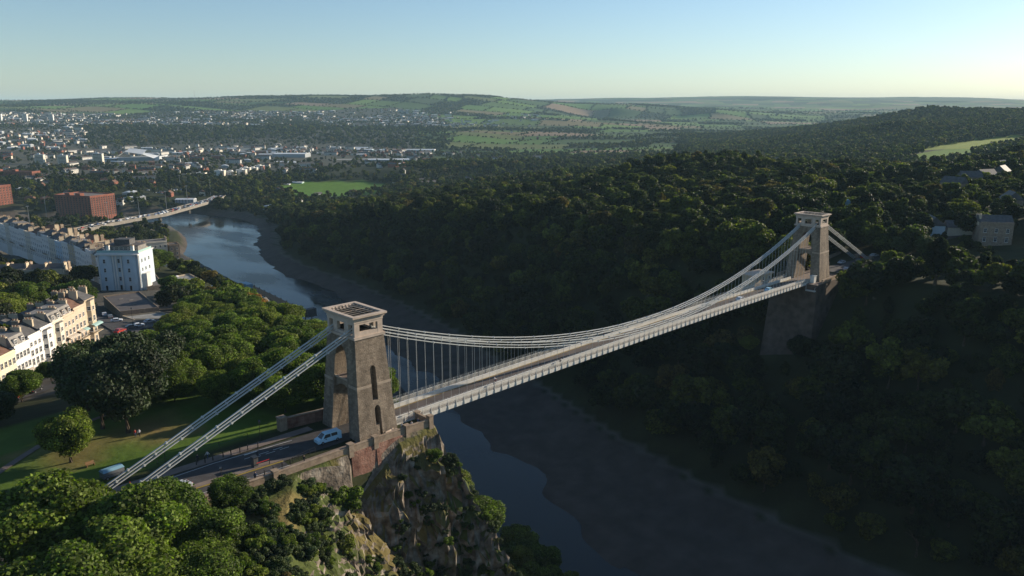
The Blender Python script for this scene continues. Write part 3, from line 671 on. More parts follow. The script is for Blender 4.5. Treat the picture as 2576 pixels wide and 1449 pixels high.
# Leigh side abutment: big block
la=empty('far_abutment',(214,0,-30),0,'huge dark masonry block under the far bridge tower dropping into the gorge','abutment')
def LA(b,nm): o=b.build(nm,la); o.matrix_parent_inverse=Matrix.Translation((-214,0,30)); return o
b=MB(); b.loft([[(198,-10.5,-40),(240,-10.5,-40),(240,10.5,-40),(198,10.5,-40)],[(203,-9.3,-.2),(240,-9.3,-.2),(240,9.3,-.2),(203,9.3,-.2)]],M['shadestone']); LA(b,'abutment_block')
b=MB(); b.box(203,224,-9.3,9.3,-.199,-.02,M['footway']); LA(b,'paved_platform')
b=MB(); b.box(201.5,208.5,-9.0,-5.3,-2.6,-2.2,M['iron']); 
for x_ in (201.6,208.3):
    b.box(x_,x_+.12,-9,-8.88,-2.2,-.9,M['iron']); b.box(x_,x_+.12,-5.5,-5.38,-2.2,-.4,M['iron'])
b.box(201.5,208.5,-9.0,-8.94,-1.0,-.9,M['iron']); LA(b,'maintenance_platform')
b=MB(); b.box(205.6,207.6,-6.6,-5.0,-.9,2.6,M['iron_light']); b.box(205.4,207.8,-6.8,-4.8,2.6,2.8,M['iron']); LA(b,'end_pier')
lw=empty('approach_wall',(240,-9,0),0,'low stone wall along the car park side of the far bridge approach','wall')
mk_wall(lw,[((207.6,-9),(240,-9)),((240,-9),(262,-10.5)),((262,-10.5),(285,-16))],1.2)
lw2=empty('approach_wall',(240,9,0),0,'low stone wall on the woodland side of the far bridge approach','wall')
mk_wall(lw2,[((206,9),(240,9)),((240,9),(275,12))],1.5)

# roads as sheets draped over the ground
def road_sheet(name, pts, wd, m, lift=.05, n=None, parent=None):
    pts=[Vector((*p_[:2],0)) for p_ in pts]; vs=[];fs=[]
    fine=[]
    for a,b_ in zip(pts[:-1],pts[1:]):
        k=max(1,int((b_-a).length/4)); fine+= [a.lerp(b_,t/k) for t in range(k)]
    fine.append(pts[-1])
    nw=5; P_=[]
    for i,p_ in enumerate(fine):
        d=(fine[min(i+1,len(fine)-1)]-fine[max(i-1,0)]).normalized(); nn=Vector((-d.y,d.x,0))
        for j in range(nw): q=p_+nn*((j/(nw-1)-.5)*wd); P_.append((q.x,q.y))
    H_=height(P_)
    for (x_,y_),h in zip(P_,H_): vs.append((x_,y_,h+lift))
    for i in range(len(fine)-1):
        for j in range(nw-1): k=i*nw+j; fs.append((k,k+nw,k+nw+1,k+1)) if False else fs.append((k+nw,k,k+1,k+nw+1))
    b=MB(); b.add(vs,fs,m); o=b.build(name,parent); return o
for nm,pts,wd,mm,lf in [
    ('approach_road',[(5,0),(-10,0),(-30,1),(-48,.5),(-66,-3),(-85,-14)],8.6,'asphalt',.12),
    ('side_road',[(-20,-5.3),(-34,-4.6),(-50,-3.5)],3.0,'asphalt',.13),
    ('footpath',[(-5,-7.4),(-24,-7.5),(-40,-6.9),(-56,-5.6)],2.6,'footway',.15),
    ('footpath',[(-8,6.6),(-30,6.6),(-45,6.8),(-60,5.5)],2.4,'footway',.14),
    ('park_path',[(-70,22),(-45,46),(-20,54),(0,52)],1.6,'footway',.12),
    ('approach_road',[(207,0),(240,0),(262,-2),(290,-10),(330,-30)],7.5,'asphalt',.1),
    ('parking_strip',[(224,-6.6),(240,-6.6),(262,-8)],4.2,'footway',.12),
    ('village_street',[(-60,88),(-40,98),(-18,118),(0,140),(6,165),(9,190),(8,215),(14,240),(26,290),(30,340)],9,'asphalt',.3),
    ('village_street',[(6,165),(20,170),(34,182)],14,'asphalt',.32)]:
    o=road_sheet(nm,pts,wd,M[mm],lf); tag(o,kind='structure')
def stripe_run(name, pts, wd, m, lift, dash=None, kind='structure'):
    b=MB(); pts=[Vector(p_) for p_ in pts]
    for a,b_ in zip(pts[:-1],pts[1:]):
        L_=(b_-a).length; d=(b_-a).normalized(); nn=Vector((-d.y,d.x))*wd/2; t=0
        while t<L_:
            e=min(t+(dash[0] if dash else L_),L_); p0=a+d*t; p1=a+d*e
            b.add([(*(p0-nn),lift),(*(p0+nn),lift),(*(p1+nn),lift),(*(p1-nn),lift)],[(3,2,1,0)],m); t=e+(dash[1] if dash else 0)+.001
    return tag(b.build(name),kind=kind)
stripe_run('road_markings',[(-14,3.6),(-30,4.6),(-46,4.0)],.14,M['paint'],.20)
stripe_run('road_markings',[(-16,1.2),(-24,1.4)],.15,M['paint'],.20,(2,1))
stripe_run('road_markings',[(-17,2.0),(-25,2.2)],.15,M['paint'],.20,(2,1))
stripe_run('road_markings',[(-44,-1.5),(-52,-4.4),(-58,-7)],.16,M['paint'],.20)
stripe_run('road_markings',[(-20,-6.4),(-34,-5.7),(-50,-4.6)],.12,M['paint'],.22)
stripe_run('road_markings',[(-20,-4.0),(-34,-3.3),(-50,-2.2)],.12,M['yellowline'],.22)
stripe_run('road_markings',[(-20,-3.75),(-34,-3.05),(-50,-1.95)],.12,M['yellowline'],.22)
md=MB(); md.prism([(-20,-3.3),(-22,-2.0),(-44,-.9),(-46,-2.1),(-34,-2.9)],0,.24,M['footway']); tag(md.build('traffic_island'),kind='structure')

# ------------------------------------------------------------------ TREES
def mesh_arrays(name, V, Q, matl, vattr=None, extra=None):
    me=bpy.data.meshes.new(name); me.vertices.add(len(V)); me.vertices.foreach_set('co',np.asarray(V,np.float32).ravel())
    me.loops.add(Q.size); me.loops.foreach_set('vertex_index',Q.astype(np.int32).ravel())
    me.polygons.add(len(Q)); me.polygons.foreach_set('loop_start',np.arange(0,Q.size,Q.shape[1],dtype=np.int32))
    me.materials.append(matl); me.update(calc_edges=True)
    if vattr is not None:
        a=me.attributes.new('v','FLOAT','FACE'); a.data.foreach_set('value',np.asarray(vattr,np.float32))
    return me
def sph(nu_=7,nv_=5):
    vs=[];qs=[]
    for i in range(nv_+1):
        t=PI*i/nv_
        for j in range(nu_): a=2*PI*j/nu_; vs.append((math.sin(t)*math.cos(a),math.sin(t)*math.sin(a),math.cos(t)))
    for i in range(nv_):
        for j in range(nu_): k=(j+1)%nu_; qs.append((i*nu_+j,(i+1)*nu_+j,(i+1)*nu_+k,i*nu_+k))
    return np.array(vs),np.array(qs)
SV,SQ=sph()
def crown(seed, nl, nq, R_, H_, base, ls, matl, shape='round', core=.66, jit=.8):
    g=np.random.default_rng(seed); C=[];r=[]
    for i in range(nl):
        for _ in range(60):
            u=g.normal(size=3); u/=np.linalg.norm(u); q=u*g.uniform(.25,.78)**.6
            z=q[2]
            if shape=='cone': k=max(.12,1-(z+1)/2*1.0); q[0]*=k*1.25; q[1]*=k*1.25
            elif shape=='oval': q[:2]*=.9
            elif shape=='flat' and z<-.2: continue
            break
        C.append([q[0]*R_,q[1]*R_,base+H_/2+q[2]*H_/2*.85]); kk=(max(.3,1-(z+1)/2*.8) if shape=='cone' else 1)
        r.append(g.uniform(.16,.44)*R_*kk)
    C=np.array(C); r=np.array(r); rz=r*(H_/2/R_)**.5*np.where(shape=='flat',.5,.85)
    Vs=[];Qs=[];va=[];nvx=0
    for c_,a,bz in zip(C,r,rz):
        n_=g.normal(1,.07,len(SV)); V_=SV*np.c_[a*core*n_,a*core*n_,bz*core*n_]+c_; Vs.append(V_); Qs.append(SQ+nvx); nvx+=len(V_); va.append(g.uniform(.7,.95,len(SQ)))
    wgt=r**2/np.sum(r**2); li=g.choice(nl,nq,p=wgt); d=g.normal(size=(nq,3)); d[:,2]=d[:,2]+.25; d/=np.linalg.norm(d,axis=1)[:,None]
    rad=g.uniform(.72,1.22,nq); Pn=C[li]+d*np.c_[r[li],r[li],rz[li]]*rad[:,None]
    ok=np.ones(nq,bool)
    for k in range(nl):
        e=(Pn-C[k])/np.array([r[k],r[k],rz[k]]); ok&=(np.sum(e*e,1)>.62)|(li==k)
    Pn=Pn[ok]; d=d[ok]; li=li[ok]; n=len(Pn)
    nn=d+g.normal(size=(n,3))*jit; nn/=np.linalg.norm(nn,axis=1)[:,None]
    t=np.cross(nn,g.normal(size=(n,3))); t/=np.linalg.norm(t,axis=1)[:,None]; bt=np.cross(nn,t); s=ls*g.uniform(.6,1.35,n)[:,None]
    q=np.stack([Pn-t*s-bt*s*.55,Pn+t*s*.4-bt*s,Pn+t*s+bt*s*.6,Pn-t*s*.5+bt*s],1).reshape(-1,3)
    Vs.append(q); Qs.append(np.arange(n*4).reshape(n,4)+nvx); lobev=g.uniform(.65,1.3,nl); va.append(lobev[li]*g.uniform(.4,1.65,n))
    return mesh_arrays('crown',np.concatenate(Vs),np.concatenate(Qs),matl,np.concatenate(va))
def trunk_mesh(H_,r,seed=0):
    g=random.Random(seed); b=MB(); top=H_
    b.tube([(0,0,-1.2),(0,0,0),(g.uniform(-.2,.2),g.uniform(-.2,.2),H_*.5),(g.uniform(-.4,.4),g.uniform(-.4,.4),H_)],[r*1.4,r*1.1,r*.8,r*.45],M['bark'],7)
    for k in range(5):
        a=k*1.26+g.random(); e=H_*.42; z=H_*(.45+.1*k); b.tube([(0,0,z),(math.cos(a)*e*.5,math.sin(a)*e*.5,z+e*.45),(math.cos(a)*e,math.sin(a)*e,z+e*.8)],[r*.45,r*.3,r*.12],M['bark'],5)
    return b.mesh('trunk')
# prototypes: 12 m tall trees
NEARC=[crown(100+i,(48,56,44,50,46,60)[i],34000,5.4,9.6,2.6,.165,M['leaf_lit'],('round','oval','round','oval','round','round')[i]) for i in range(6)]
def remat(me,m): n=me.copy(); n.materials[0]=m; return n
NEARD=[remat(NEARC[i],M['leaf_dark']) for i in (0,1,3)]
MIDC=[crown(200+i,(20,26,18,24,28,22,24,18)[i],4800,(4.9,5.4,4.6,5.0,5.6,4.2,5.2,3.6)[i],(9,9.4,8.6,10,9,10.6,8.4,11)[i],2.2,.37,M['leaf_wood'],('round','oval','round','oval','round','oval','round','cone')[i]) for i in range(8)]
LOWC=[crown(300+i,(8,7,9,8,6)[i],420,(5.2,5,5.4,4.6,3.4)[i],(8,8.6,8,9.5,11)[i],1.5,.85,M['leaf_wood'],('round','round','oval','oval','cone')[i],core=.85) for i in range(5)]
TR=[trunk_mesh(6.5,.38,i) for i in range(3)]
def tree(name,loc,h,label,mesh,group=None,trunk=True,wide=1.0,cat='tree',tr_h=1.0):
    r=empty(name,loc,random.uniform(0,6.28),label,cat,group); s=h/12.2; r.scale=(s*wide,s*wide,s)
    if trunk: link('trunk',TR[random.randrange(3)],r)
    link('crown',mesh,r); return r
def onland(x_,y_): return (x_,y_,hz(x_,y_)-.3)
NT=[ # x, y, height, width, mesh, label
 (-49,26,11,1.0,NEARC[0],'round lone green tree with a short pale trunk on the lawn'),
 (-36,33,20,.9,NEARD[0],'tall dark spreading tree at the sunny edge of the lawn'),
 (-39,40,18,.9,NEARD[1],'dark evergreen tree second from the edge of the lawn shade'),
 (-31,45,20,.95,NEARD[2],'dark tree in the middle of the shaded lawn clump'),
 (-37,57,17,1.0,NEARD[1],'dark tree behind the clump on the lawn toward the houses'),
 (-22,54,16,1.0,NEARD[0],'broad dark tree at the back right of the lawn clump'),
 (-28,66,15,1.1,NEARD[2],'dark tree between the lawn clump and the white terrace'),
 (-62,-12,15,1.25,NEARC[2],'big bright green tree overhanging the foot of the chains'),
 (-54,-22,14,1.2,NEARC[4],'bright green tree below the big one beside the road corner'),
 (-46,-16,10,1.2,NEARC[5],'green tree leaning over the road wall beside the silver car'),
 (-36,-15,7,1.1,NEARC[1],'rounded green tree standing against the footpath wall'),
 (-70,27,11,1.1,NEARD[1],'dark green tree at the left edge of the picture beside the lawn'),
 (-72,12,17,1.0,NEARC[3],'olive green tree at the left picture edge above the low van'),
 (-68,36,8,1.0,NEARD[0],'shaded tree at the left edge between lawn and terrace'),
 (-72,-28,11,1.3,NEARC[0],'leafy green tree at the bottom left corner'),
 (-58,-42,10,1.2,NEARC[3],'green tree at the bottom of the picture left of the rock face'),
 (-48,-33,8,1.2,NEARC[4],'mid green bushy tree above the grassy ledge of the cliff'),
 (-66,-48,10,1.2,NEARC[2],'low green tree nearest the camera at the bottom edge'),
 (-74,-4,15,1.2,NEARC[5],'green tree between the big bright one and the left picture edge'),
 (-58,-30,13,1.3,NEARC[1],'tall green tree in the middle of the lower left wood'),
 (-66,-34,14,1.2,NEARC[5],'broad green tree by the bottom edge left of the middle one'),
 (-50,-46,8,1.4,NEARC[0],'spreading low green tree at the bottom edge beside the rock'),
 (-43,-25,9,1.3,NEARC[2],'green tree below the roadside wall above the cliff'),
 (-49,-37,8,1.3,NEARC[5],'green tree on the slope above the brown ledge'),
 (-60,-56,9,1.3,NEARC[1],'green tree lowest in the bottom left wood'),
 (-76,-40,11,1.3,NEARC[4],'dark shaded tree in the far bottom left corner'),
 (277,-15,11,1.1,NEARD[0],'dark tree at the far end of the parked cars'),
 (274,-24,10,1.1,NEARD[1],'dark tree behind the first one right of the far tower car park'),
 (280,-27,8,1.1,NEARD[2],'dark tree at the end of the far tower car park'),
 (292,-8,8,1.1,NEARD[0],'tall dark tree closing the far approach road'),
 (200,16,9,1.0,NEARC[0],'rust tinted tree just left of the far tower head'),
 (232,20,12,1.0,NEARD[1],'dark tree behind the far tower on the woodland side'),
 (-33,106,7,1.1,NEARC[2],'small green garden tree in front of the bow fronted white house'),
 (-24,116,5.5,1.1,NEARC[4],'small round garden tree in front of the orange house'),
 (-44,88,9,1.2,NEARC[3],'rusty green tree between the street and the lawn clump'),
 (-56,82,9,1.2,NEARC[1],'green tree across the street from the pale yellow house'),
 (-66,74,10,1.1,NEARD[0],'dark tree at the left edge across the street from the terrace'),
 (-54,66,9,1.2,NEARD[2],'dark low tree left of the lawn clump'),
 (-54,100,8,.9,NEARC[0],'small bright green tree in front of the white terrace'),
 (-6,176,12,1.2,NEARD[0],'shaded round tree behind the peach corner house'),
 (6,224,15,1.15,NEARC[5],'large rounded tree between the corner house and the blue white hotel'),
 (-6,240,14,1.2,NEARC[4],'broad tree left of the large rounded one by the middle terrace'),
 (-22,215,14,1.2,NEARC[2],'broad green tree at the left behind the chimneys'),
 (-36,190,14,1.2,NEARC[0],'green tree at the left edge above the chimney stacks'),
 (-14,262,12,1.1,NEARC[3],'rusty green tree below the shaded middle terrace'),
 (44,300,12,1.2,NEARD[2],'dark tree tucked against the right end of the blue white hotel'),
 (70,330,15,1.3,NEARC[1],'large green tree above the flat roofs beside the river slope'),
 (88,355,14,1.2,NEARC[0],'green tree on the brow above the riverside below the cream block'),
 (74,360,14,1.1,NEARC[3],'tree in front of the cream apartment block'),
]
for x_,y_,h,wd,me_,lb in NT: tree('broadleaf_tree',onland(x_,y_),h,lb,me_,wide=wd)
tree('autumn_tree',onland(48,150),11,'orange tinted tree among the green ones on the riverside slope',remat(NEARC[2],M['leaf_autumn']),wide=1.25)
tree('autumn_tree',onland(-90,18),9,'rusty orange tree at the left edge beside the parked vans',remat(NEARC[1],M['leaf_autumn']))
BUSH=[crown(400+i,14,4200,2.3,3.4,.1,.13,(M['leaf_scrub'],M['leaf_lit'],M['leaf_dark'],M['leaf_dark'])[i],'round',core=.7,jit=.8) for i in range(4)]
def bush(x_,y_,s,label,me_=None,z=None,group=None):
    r=link('bush',me_ or random.choice(BUSH)); r.location=(x_,y_,(hz(x_,y_) if z is None else z)-.3); r.scale=(s,s,s); r.rotation_euler=(0,0,random.random()*6); return tag(r,label,'bush',group)
def cliff_z(x_,y_):
    d=(CL_P[:,0]-x_)**2+(CL_P[:,1]-y_)**2; return float(CL_P[np.argmin(d),2])
for x_,y_,s,lb in [(-13.5,-15.5,1.25,'round green bush under the red stone retaining block'),(-26,-13.5,.9,'small bush at the foot of the parapet wall by the walker'),
    (-3,-20,.9,'spiky green bush in the middle of the dark rock face'),(14,-13,.9,'bush on the cliff top by the end pier'),(17,-16,.8,'bush on the right shoulder of the cliff'),(21,-24,.9,'lit bush standing out at the lower right edge of the cliff'),
    (3,-25,.7,'slim bright shrub on the shaded lower cliff'),(-18,-22,.9,'bush on the pale outcrop left of the retaining block'),(-34,-26,.8,'olive bush on the upper left rocks'),
    (-24,-31,.8,'bush on the brown grass ledge of the cliff'),(9,-14,.8,'small bush on the turf below the parapet corner')]:
    bush(x_,y_,s,lb,z=cliff_z(x_,y_))
def inframe(P_, margin=.12, zadd=6):
    v=np.c_[P_[:,0]-CAM.x,P_[:,1]-CAM.y,P_[:,2]+zadd-CAM.z]
    D=np.array(dirv); Rt=np.array([math.sin(yaw),-math.cos(yaw),0]); Up=np.cross(Rt,D)
    dz=v@D; u=v@Rt/np.maximum(dz,1e-3); t=v@Up/np.maximum(dz,1e-3)
    return (dz>5)&(np.abs(u)<.667*(1+margin))&(np.abs(t)<.375*(1+margin)+25/np.maximum(dz,1))
def jgrid(x0,x1,y0,y1,s,seed):
    g=np.random.default_rng(seed); a,b_=np.meshgrid(np.arange(x0,x1,s),np.arange(y0,y1,s),indexing='ij'); P_=np.c_[a.ravel(),b_.ravel()]
    return P_+g.uniform(-.42,.42,P_.shape)*s
BLK=[] # keep-clear discs (x,y,r)
BLK+=[(-49,26,9),(-27,24,9),(0,4,9),(20,231,26),(35,270,20),(60,270,24),(75,290,16),(-22,128,20),(-45,108,14),(-6,150,9),(40,330,22),(42,370,26),(40,410,26),(38,450,28),(36,500,30),(15,340,24),(108,425,26),(95,440,20),(120,418,18),
      (5,170,20),(6,195,14),(10,215,10),(225,935,32),(205,965,28),(220,890,18),(225,1335,45),(200,1390,45),(150,1095,38),(632,1020,100),(500,452,66),(1165,1110,80),(1270,1075,50),(250,905,30),(306,-46,14),(319,-19,14),(342,38,4),(511,339,12),(646,551,22),(240,0,16),(262,-2,13),(215,0,16),(1161,239,45),(1240,250,50),(1090,232,30),(1280,255,50),(196,9,9)]
for a_,b_ in [(497,1321),(520,1312),(545,1285),(568,1290),(592,1295),(612,1318),(640,1345),(668,1372)]: BLK+=[(a_-8,b_-22,17),(a_-18,b_-48,15)]
for v_ in VILLAS: q_=pv(*v_); BLK+=[(q_[0],q_[1],10)]
BLK+=[(333,31,8),(322,22,6),(228,-14,9),(240,-15,10),(254,-17,10),(264,-20,8),(4,145,17),(-45,85,22),(-22,92,20),(-62,68,22),(-75,95,25),(455,425,26),(500,408,30),(545,392,24),(470,470,30),(560,430,26),(290,-58,15),(545,935,50),(590,955,60),(196,3,9)]
BLK=np.array(BLK,float)
def clear(P_):
    ok=np.ones(len(P_),bool)
    for a,b_,r in BLK: ok&=((P_[:,0]-a)**2+(P_[:,1]-b_)**2)>r*r
    return ok
FLY=np.array([(60,765),(137,750),(161,772),(194,798),(229,818),(265,835),(322,888),(384,955),(420,1010)],float)
# candidates near
Pa=jgrid(-300,1290,-300,1290,8.6,5)
dl,dr=bank(Pa); db,sb=seg_dist(Pa,BRINK); db=-db*sb
dc=np.hypot(Pa[:,0]-CAM.x,Pa[:,1]-CAM.y)
leigh=(dr>21)&(dl<0)&(Pa[:,0]>120)&~((Pa[:,1]>720)&(Pa[:,0]<470))
xl=np.interp(Pa[:,1],[12,30,40,56,60,100,130,160,190,240,300,400,520,640],[-12,-14,-20,-27,-28,-12,10,26,36,50,88,100,100,112])
slope=(Pa[:,0]>xl)&(dl>33)&(Pa[:,1]>14)&(Pa[:,1]<640)|((Pa[:,1]<=30)&(Pa[:,1]>-140)&(db>14)&(dl>2)&(Pa[:,0]>30))
city=((Pa[:,1]>=640)|((Pa[:,0]<60)&(Pa[:,1]>60)))&(dl>20)|((dr>14)&(Pa[:,1]>720)&(Pa[:,0]<470))
fd,_=seg_dist(Pa,FLY)
keep=clear(Pa)&(dc>60)
valley=leigh&(Pa[:,1]>690)|city
dens=np.ones(len(Pa)); valley&=~slope; dens[valley]=np.clip(.55+vnoise(Pa[valley],90,81)*.8,0.05,1); dens[city&(Pa[:,1]<560)&~slope]*=.3; dens[fd<12]=0
keep&=(leigh|slope|city)&(rng.random(len(Pa))<dens)
Pa=Pa[keep]; slp=slope[keep]; Ha=height(Pa); P3_=np.c_[Pa,Ha]; fr=inframe(P3_)
P3_=P3_[fr]; slp=slp[fr]
hh=np.clip(rng.lognormal(2.6,.25,len(P3_)),8,20); lw=(P3_[:,0]>235)&(P3_[:,0]<306)&(P3_[:,1]<-22)&(P3_[:,1]>-85); az_=np.degrees(np.arctan2(P3_[:,1]-CAM.y,P3_[:,0]-CAM.x)); d_=np.hypot(P3_[:,0]-CAM.x,P3_[:,1]-CAM.y); hh[slp]=rng.uniform(7,12.5,slp.sum()); vl=(P3_[:,1]>690)&(P3_[:,0]<900); hh[vl]*=.8; hh[lw]=rng.uniform(5,7.5,lw.sum()); l2=(az_<20)&(d_>415)&(d_<640); hh[l2]*=.6
dc=np.hypot(P3_[:,0]-CAM.x,P3_[:,1]-CAM.y)
order=np.argsort(dc/hh*np.where(slp,.42,1.0))
NI=265
NEARS=[remat(m_,M['leaf_lit']) for m_ in MIDC]
cnt=0
SLM=[(-15,30,'at the edge of the lawn behind the near tower'),(10,20,'directly behind the near tower'),(-15,62,'behind the dark lawn clump'),(5,90,'on the slope between lawn and street end'),(30,120,'in the middle of the riverside slope'),(40,60,'on the steep slope left of the near tower'),(60,20,'at the dark water edge behind the near tower'),(50,-20,'in the shadow at the foot of the cliff'),(45,170,'beside the end of the hall'),(75,200,'around the gabled riverside houses'),(90,150,'low on the riverside slope'),(110,240,'just above the landing stage'),(85,260,'below the roof terrace building'),(140,330,'by the upper end of the landing stage'),(95,330,'on the brow right of the hotel'),(130,400,'below the cream apartment block'),(150,500,'near the small brown sheds by the water'),(130,600,'beside the mud bank at the river bend')]
GLM=[(165,-60,'low on the gorge side right of the bridge'),(190,-20,'directly below the far end of the deck'),(200,-60,'on the gorge side below the far abutment'),(230,-90,'high on the gorge side at the right edge'),(190,40,'on the gorge side just left of the far abutment'),(230,60,'on the brink left of the far tower'),(210,110,'on the gorge side behind the middle of the chains'),(230,170,'on the gorge side above the middle of the bridge'),(250,250,'on the gorge side behind the near tower cables'),(270,-70,'on the high ground right of the far tower'),(300,0,'in the wood behind the far tower'),(190,-100,'low in the black shade at the bottom right')]
for k in order[:NI]:
    x_,y_,z_=P3_[k]; s_=slp[k]
    size='low' if hh[k]<9.5 else ('tall' if hh[k]>14 else 'mid-sized')
    if s_:
        lm=min(SLM,key=lambda q:(q[0]-x_)**2+(q[1]-y_)**2)[2]; lb=size+' green tree '+lm; gp=size+' trees '+lm; me_=(NEARC[cnt%6] if dc[k]<330 else NEARS[cnt%7])
    else:
        lm=min(GLM,key=lambda q:(q[0]-x_)**2+(q[1]-y_)**2)[2]; lb=size+' dark broadleaf tree '+lm; gp=size+' trees '+lm; me_=MIDC[cnt%8]
    t_=tree('broadleaf_tree',(x_,y_,z_-.5),hh[k],lb,me_,group=gp,wide=random.uniform(.95,1.25)); cnt+=1
    if cnt==1 or (not s_ and cnt<40): pass
PROTO_MID=[o for o in bpy.data.objects if o.name.startswith('crown') and o.data in MIDC][:0]
def first_with(me_):
    for o in bpy.data.objects:
        if o.type=='MESH' and o.data==me_: return o
def scatter(name,P_,scale,rot,idx,protos,label,cat,squash=None):
    me_=bpy.data.meshes.new(name); me_.vertices.add(len(P_)); me_.vertices.foreach_set('co',np.asarray(P_,np.float32).ravel()); me_.update()
    for nm,arr in (('sc',scale),('rt',rot)): a=me_.attributes.new(nm,'FLOAT','POINT'); a.data.foreach_set('value',np.asarray(arr,np.float32))
    a=me_.attributes.new('ix','INT','POINT'); a.data.foreach_set('value',np.asarray(idx,np.int32))
    ng=bpy.data.node_groups.new(name,'GeometryNodeTree'); ng.interface.new_socket('Geometry',in_out='INPUT',socket_type='NodeSocketGeometry'); ng.interface.new_socket('Geometry',in_out='OUTPUT',socket_type='NodeSocketGeometry')
    N=ng.nodes; L=ng.links; gi=N.new('NodeGroupInput'); go=N.new('NodeGroupOutput'); ip=N.new('GeometryNodeInstanceOnPoints'); jn=N.new('GeometryNodeJoinGeometry')
    ois=[]
    for p_ in protos:
        oi=N.new('GeometryNodeObjectInfo'); oi.inputs['Object'].default_value=p_; oi.inputs['As Instance'].default_value=True; ois.append(oi)
    for oi in reversed(ois): L.new(oi.outputs['Geometry'],jn.inputs[0])
    def att(nm,dt):
        a=N.new('GeometryNodeInputNamedAttribute'); a.data_type=dt; a.inputs['Name'].default_value=nm; return a.outputs['Attribute']
    L.new(gi.outputs[0],ip.inputs['Points']); L.new(jn.outputs[0],ip.inputs['Instance']); ip.inputs['Pick Instance'].default_value=True
    L.new(att('ix','INT'),ip.inputs['Instance Index']); cb=N.new('ShaderNodeCombineXYZ'); L.new(att('rt','FLOAT'),cb.inputs[2])
    L.new(cb.outputs[0],ip.inputs['Rotation']); L.new(att('sc','FLOAT'),ip.inputs['Scale']); L.new(ip.outputs[0],go.inputs[0])
    o=link(name,me_); md=o.modifiers.new('scatter','NODES'); md.node_group=ng
    return tag(o,label,cat,kind='stuff')
mid_src=[first_with(m_) for m_ in MIDC]; mid_src=[m_ for m_ in mid_src if m_ is not None]
# a few far individual trees carry the low crowns (they stand in the valley)
low_src=[]
for i,(x_,y_) in enumerate([(560,850),(575,880),(735,905),(760,960),(500,905)]):
    t_=tree('field_tree',onland(x_,y_),13,('round tree at the near corner of the sports field','tree on the left edge of the sports field','tree at the right corner of the sports field','tree behind the right end of the sports field','slender tree by the left end of the sports field')[i],LOWC[i]); low_src.append([c_ for c_ in t_.children if c_.name.startswith('crown')][0])
rest=order[NI:]; Pr=P3_[rest]; dR=dc[rest]; n1=dR<900; 
g=np.random.default_rng(3)
def sc_arr(Pq,hq,k): return (Pq-[0,0,.5],hq/12.2,g.uniform(0,6.28,len(Pq)),g.integers(0,k,len(Pq)))
cn=len(CL_P); kk=g.choice(cn,5200,replace=False); q=CL_P[kk]; dens_=vnoise(q[:,:2]+q[:,2:]*.4,5,95)+vnoise(q[:,:2],1.7,96)*.5
dbc,sbc=seg_dist(q[:,:2],BRINK); dbc=-dbc*sbc; ok_=(dens_>-.02-.12*(q[:,0]<-24))&((dbc>.8)|(q[:,0]<-30))&(q[:,1]<-12.5)&(q[:,0]<30); q=q[ok_]
BSRC=[o for o in bpy.data.objects if o.name.startswith('bush')][:12]
scatter('cliff_scrub',q-[0,0,.15],g.uniform(.12,.6,len(q))*np.where(q[:,0]<-26,1.25,1),g.uniform(0,6.28,len(q)),g.integers(0,len(BSRC),len(q)),BSRC,'low scrub and ivy covering the ledges of the cliff','scrub')
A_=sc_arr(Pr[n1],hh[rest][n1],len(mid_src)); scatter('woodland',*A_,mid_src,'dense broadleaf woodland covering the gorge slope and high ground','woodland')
A_=sc_arr(Pr[~n1],hh[rest][~n1],5); scatter('valley_trees',*A_,low_src,'trees scattered through the valley beyond the gorge','woodland')
print('near trees',len(P3_),n1.sum())
# far trees: hedges, woods, town trees
pts=[];hs=[]
bv=border.ravel(); W3=np.c_[W,WH]; fr=inframe(W3,.1)&(dw.ravel()>1150)&~inn
dwf=dw.ravel(); urbf=urb.ravel(); ashf=ashton.ravel(); wb=wooded[bid.ravel()]
hed=np.where(bv&fr&~urbf&(dwf<7500)&~ashf)[0]
for rep in range(3): 
    q=W[hed]+g.uniform(-9,9,(len(hed),2)); pts.append(q); hs.append(g.uniform(5,11,len(hed)))
wo_=np.where(wb&fr&~urbf&(dwf<6500)&~ashf)[0]
for rep in range(2): q=W[wo_]+g.uniform(-15,15,(len(wo_),2)); pts.append(q); hs.append(g.uniform(10,15,len(wo_)))
as_=np.where(fr&ashf)[0]
for rep in range(8): q=W[as_]+g.uniform(-15,15,(len(as_),2)); pts.append(q); hs.append(g.uniform(11,17,len(as_)))
bt=np.where(fr&belt.ravel())[0]
for rep_ in range(2): q=W[bt]+g.uniform(-15,15,(len(bt),2)); pts.append(q); hs.append(np.clip(g.lognormal(2.6,.3,len(bt)),7,24))
ur=np.where(fr&urbf&~belt.ravel())[0]; td=vnoise(W,330,91)
for rep in range(5):
    k=ur[(g.random(len(ur))<np.clip(.6+td[ur]*.9,.15,1)*np.where((dwf[ur]>1640)&(dwf[ur]<2680),.38,1))]; q=W[k]+g.uniform(-15,15,(len(k),2)); pts.append(q); hs.append(g.uniform(7,12,len(k)))
ridge=np.where(bv&fr&(dwf>=5000)&(dwf<6400))[0]; pts.append(W[ridge]+g.uniform(-9,9,(len(ridge),2))); hs.append(g.uniform(8,16,len(ridge)))
pts=np.concatenate(pts); hs=np.concatenate(hs)
FB=[(593,1890,110),(500,1890,70),(950,1700,110),(1400,262,0)]
gs=np.random.default_rng(44); SHEDS=[]
for _ in range(34):
    az_=R(gs.uniform(51,79)); d_=gs.uniform(1750,2620); SHEDS.append((CAM.x+d_*math.cos(az_),CAM.y+d_*math.sin(az_),gs.uniform(45,120),gs.uniform(20,42)))
FB+=[(a,b_,w_*.5) for a,b_,w_,d_ in SHEDS]
ok=np.ones(len(pts),bool)
for a,b_,r in FB: ok&=np.hypot(pts[:,0]-a,pts[:,1]-b_)>r
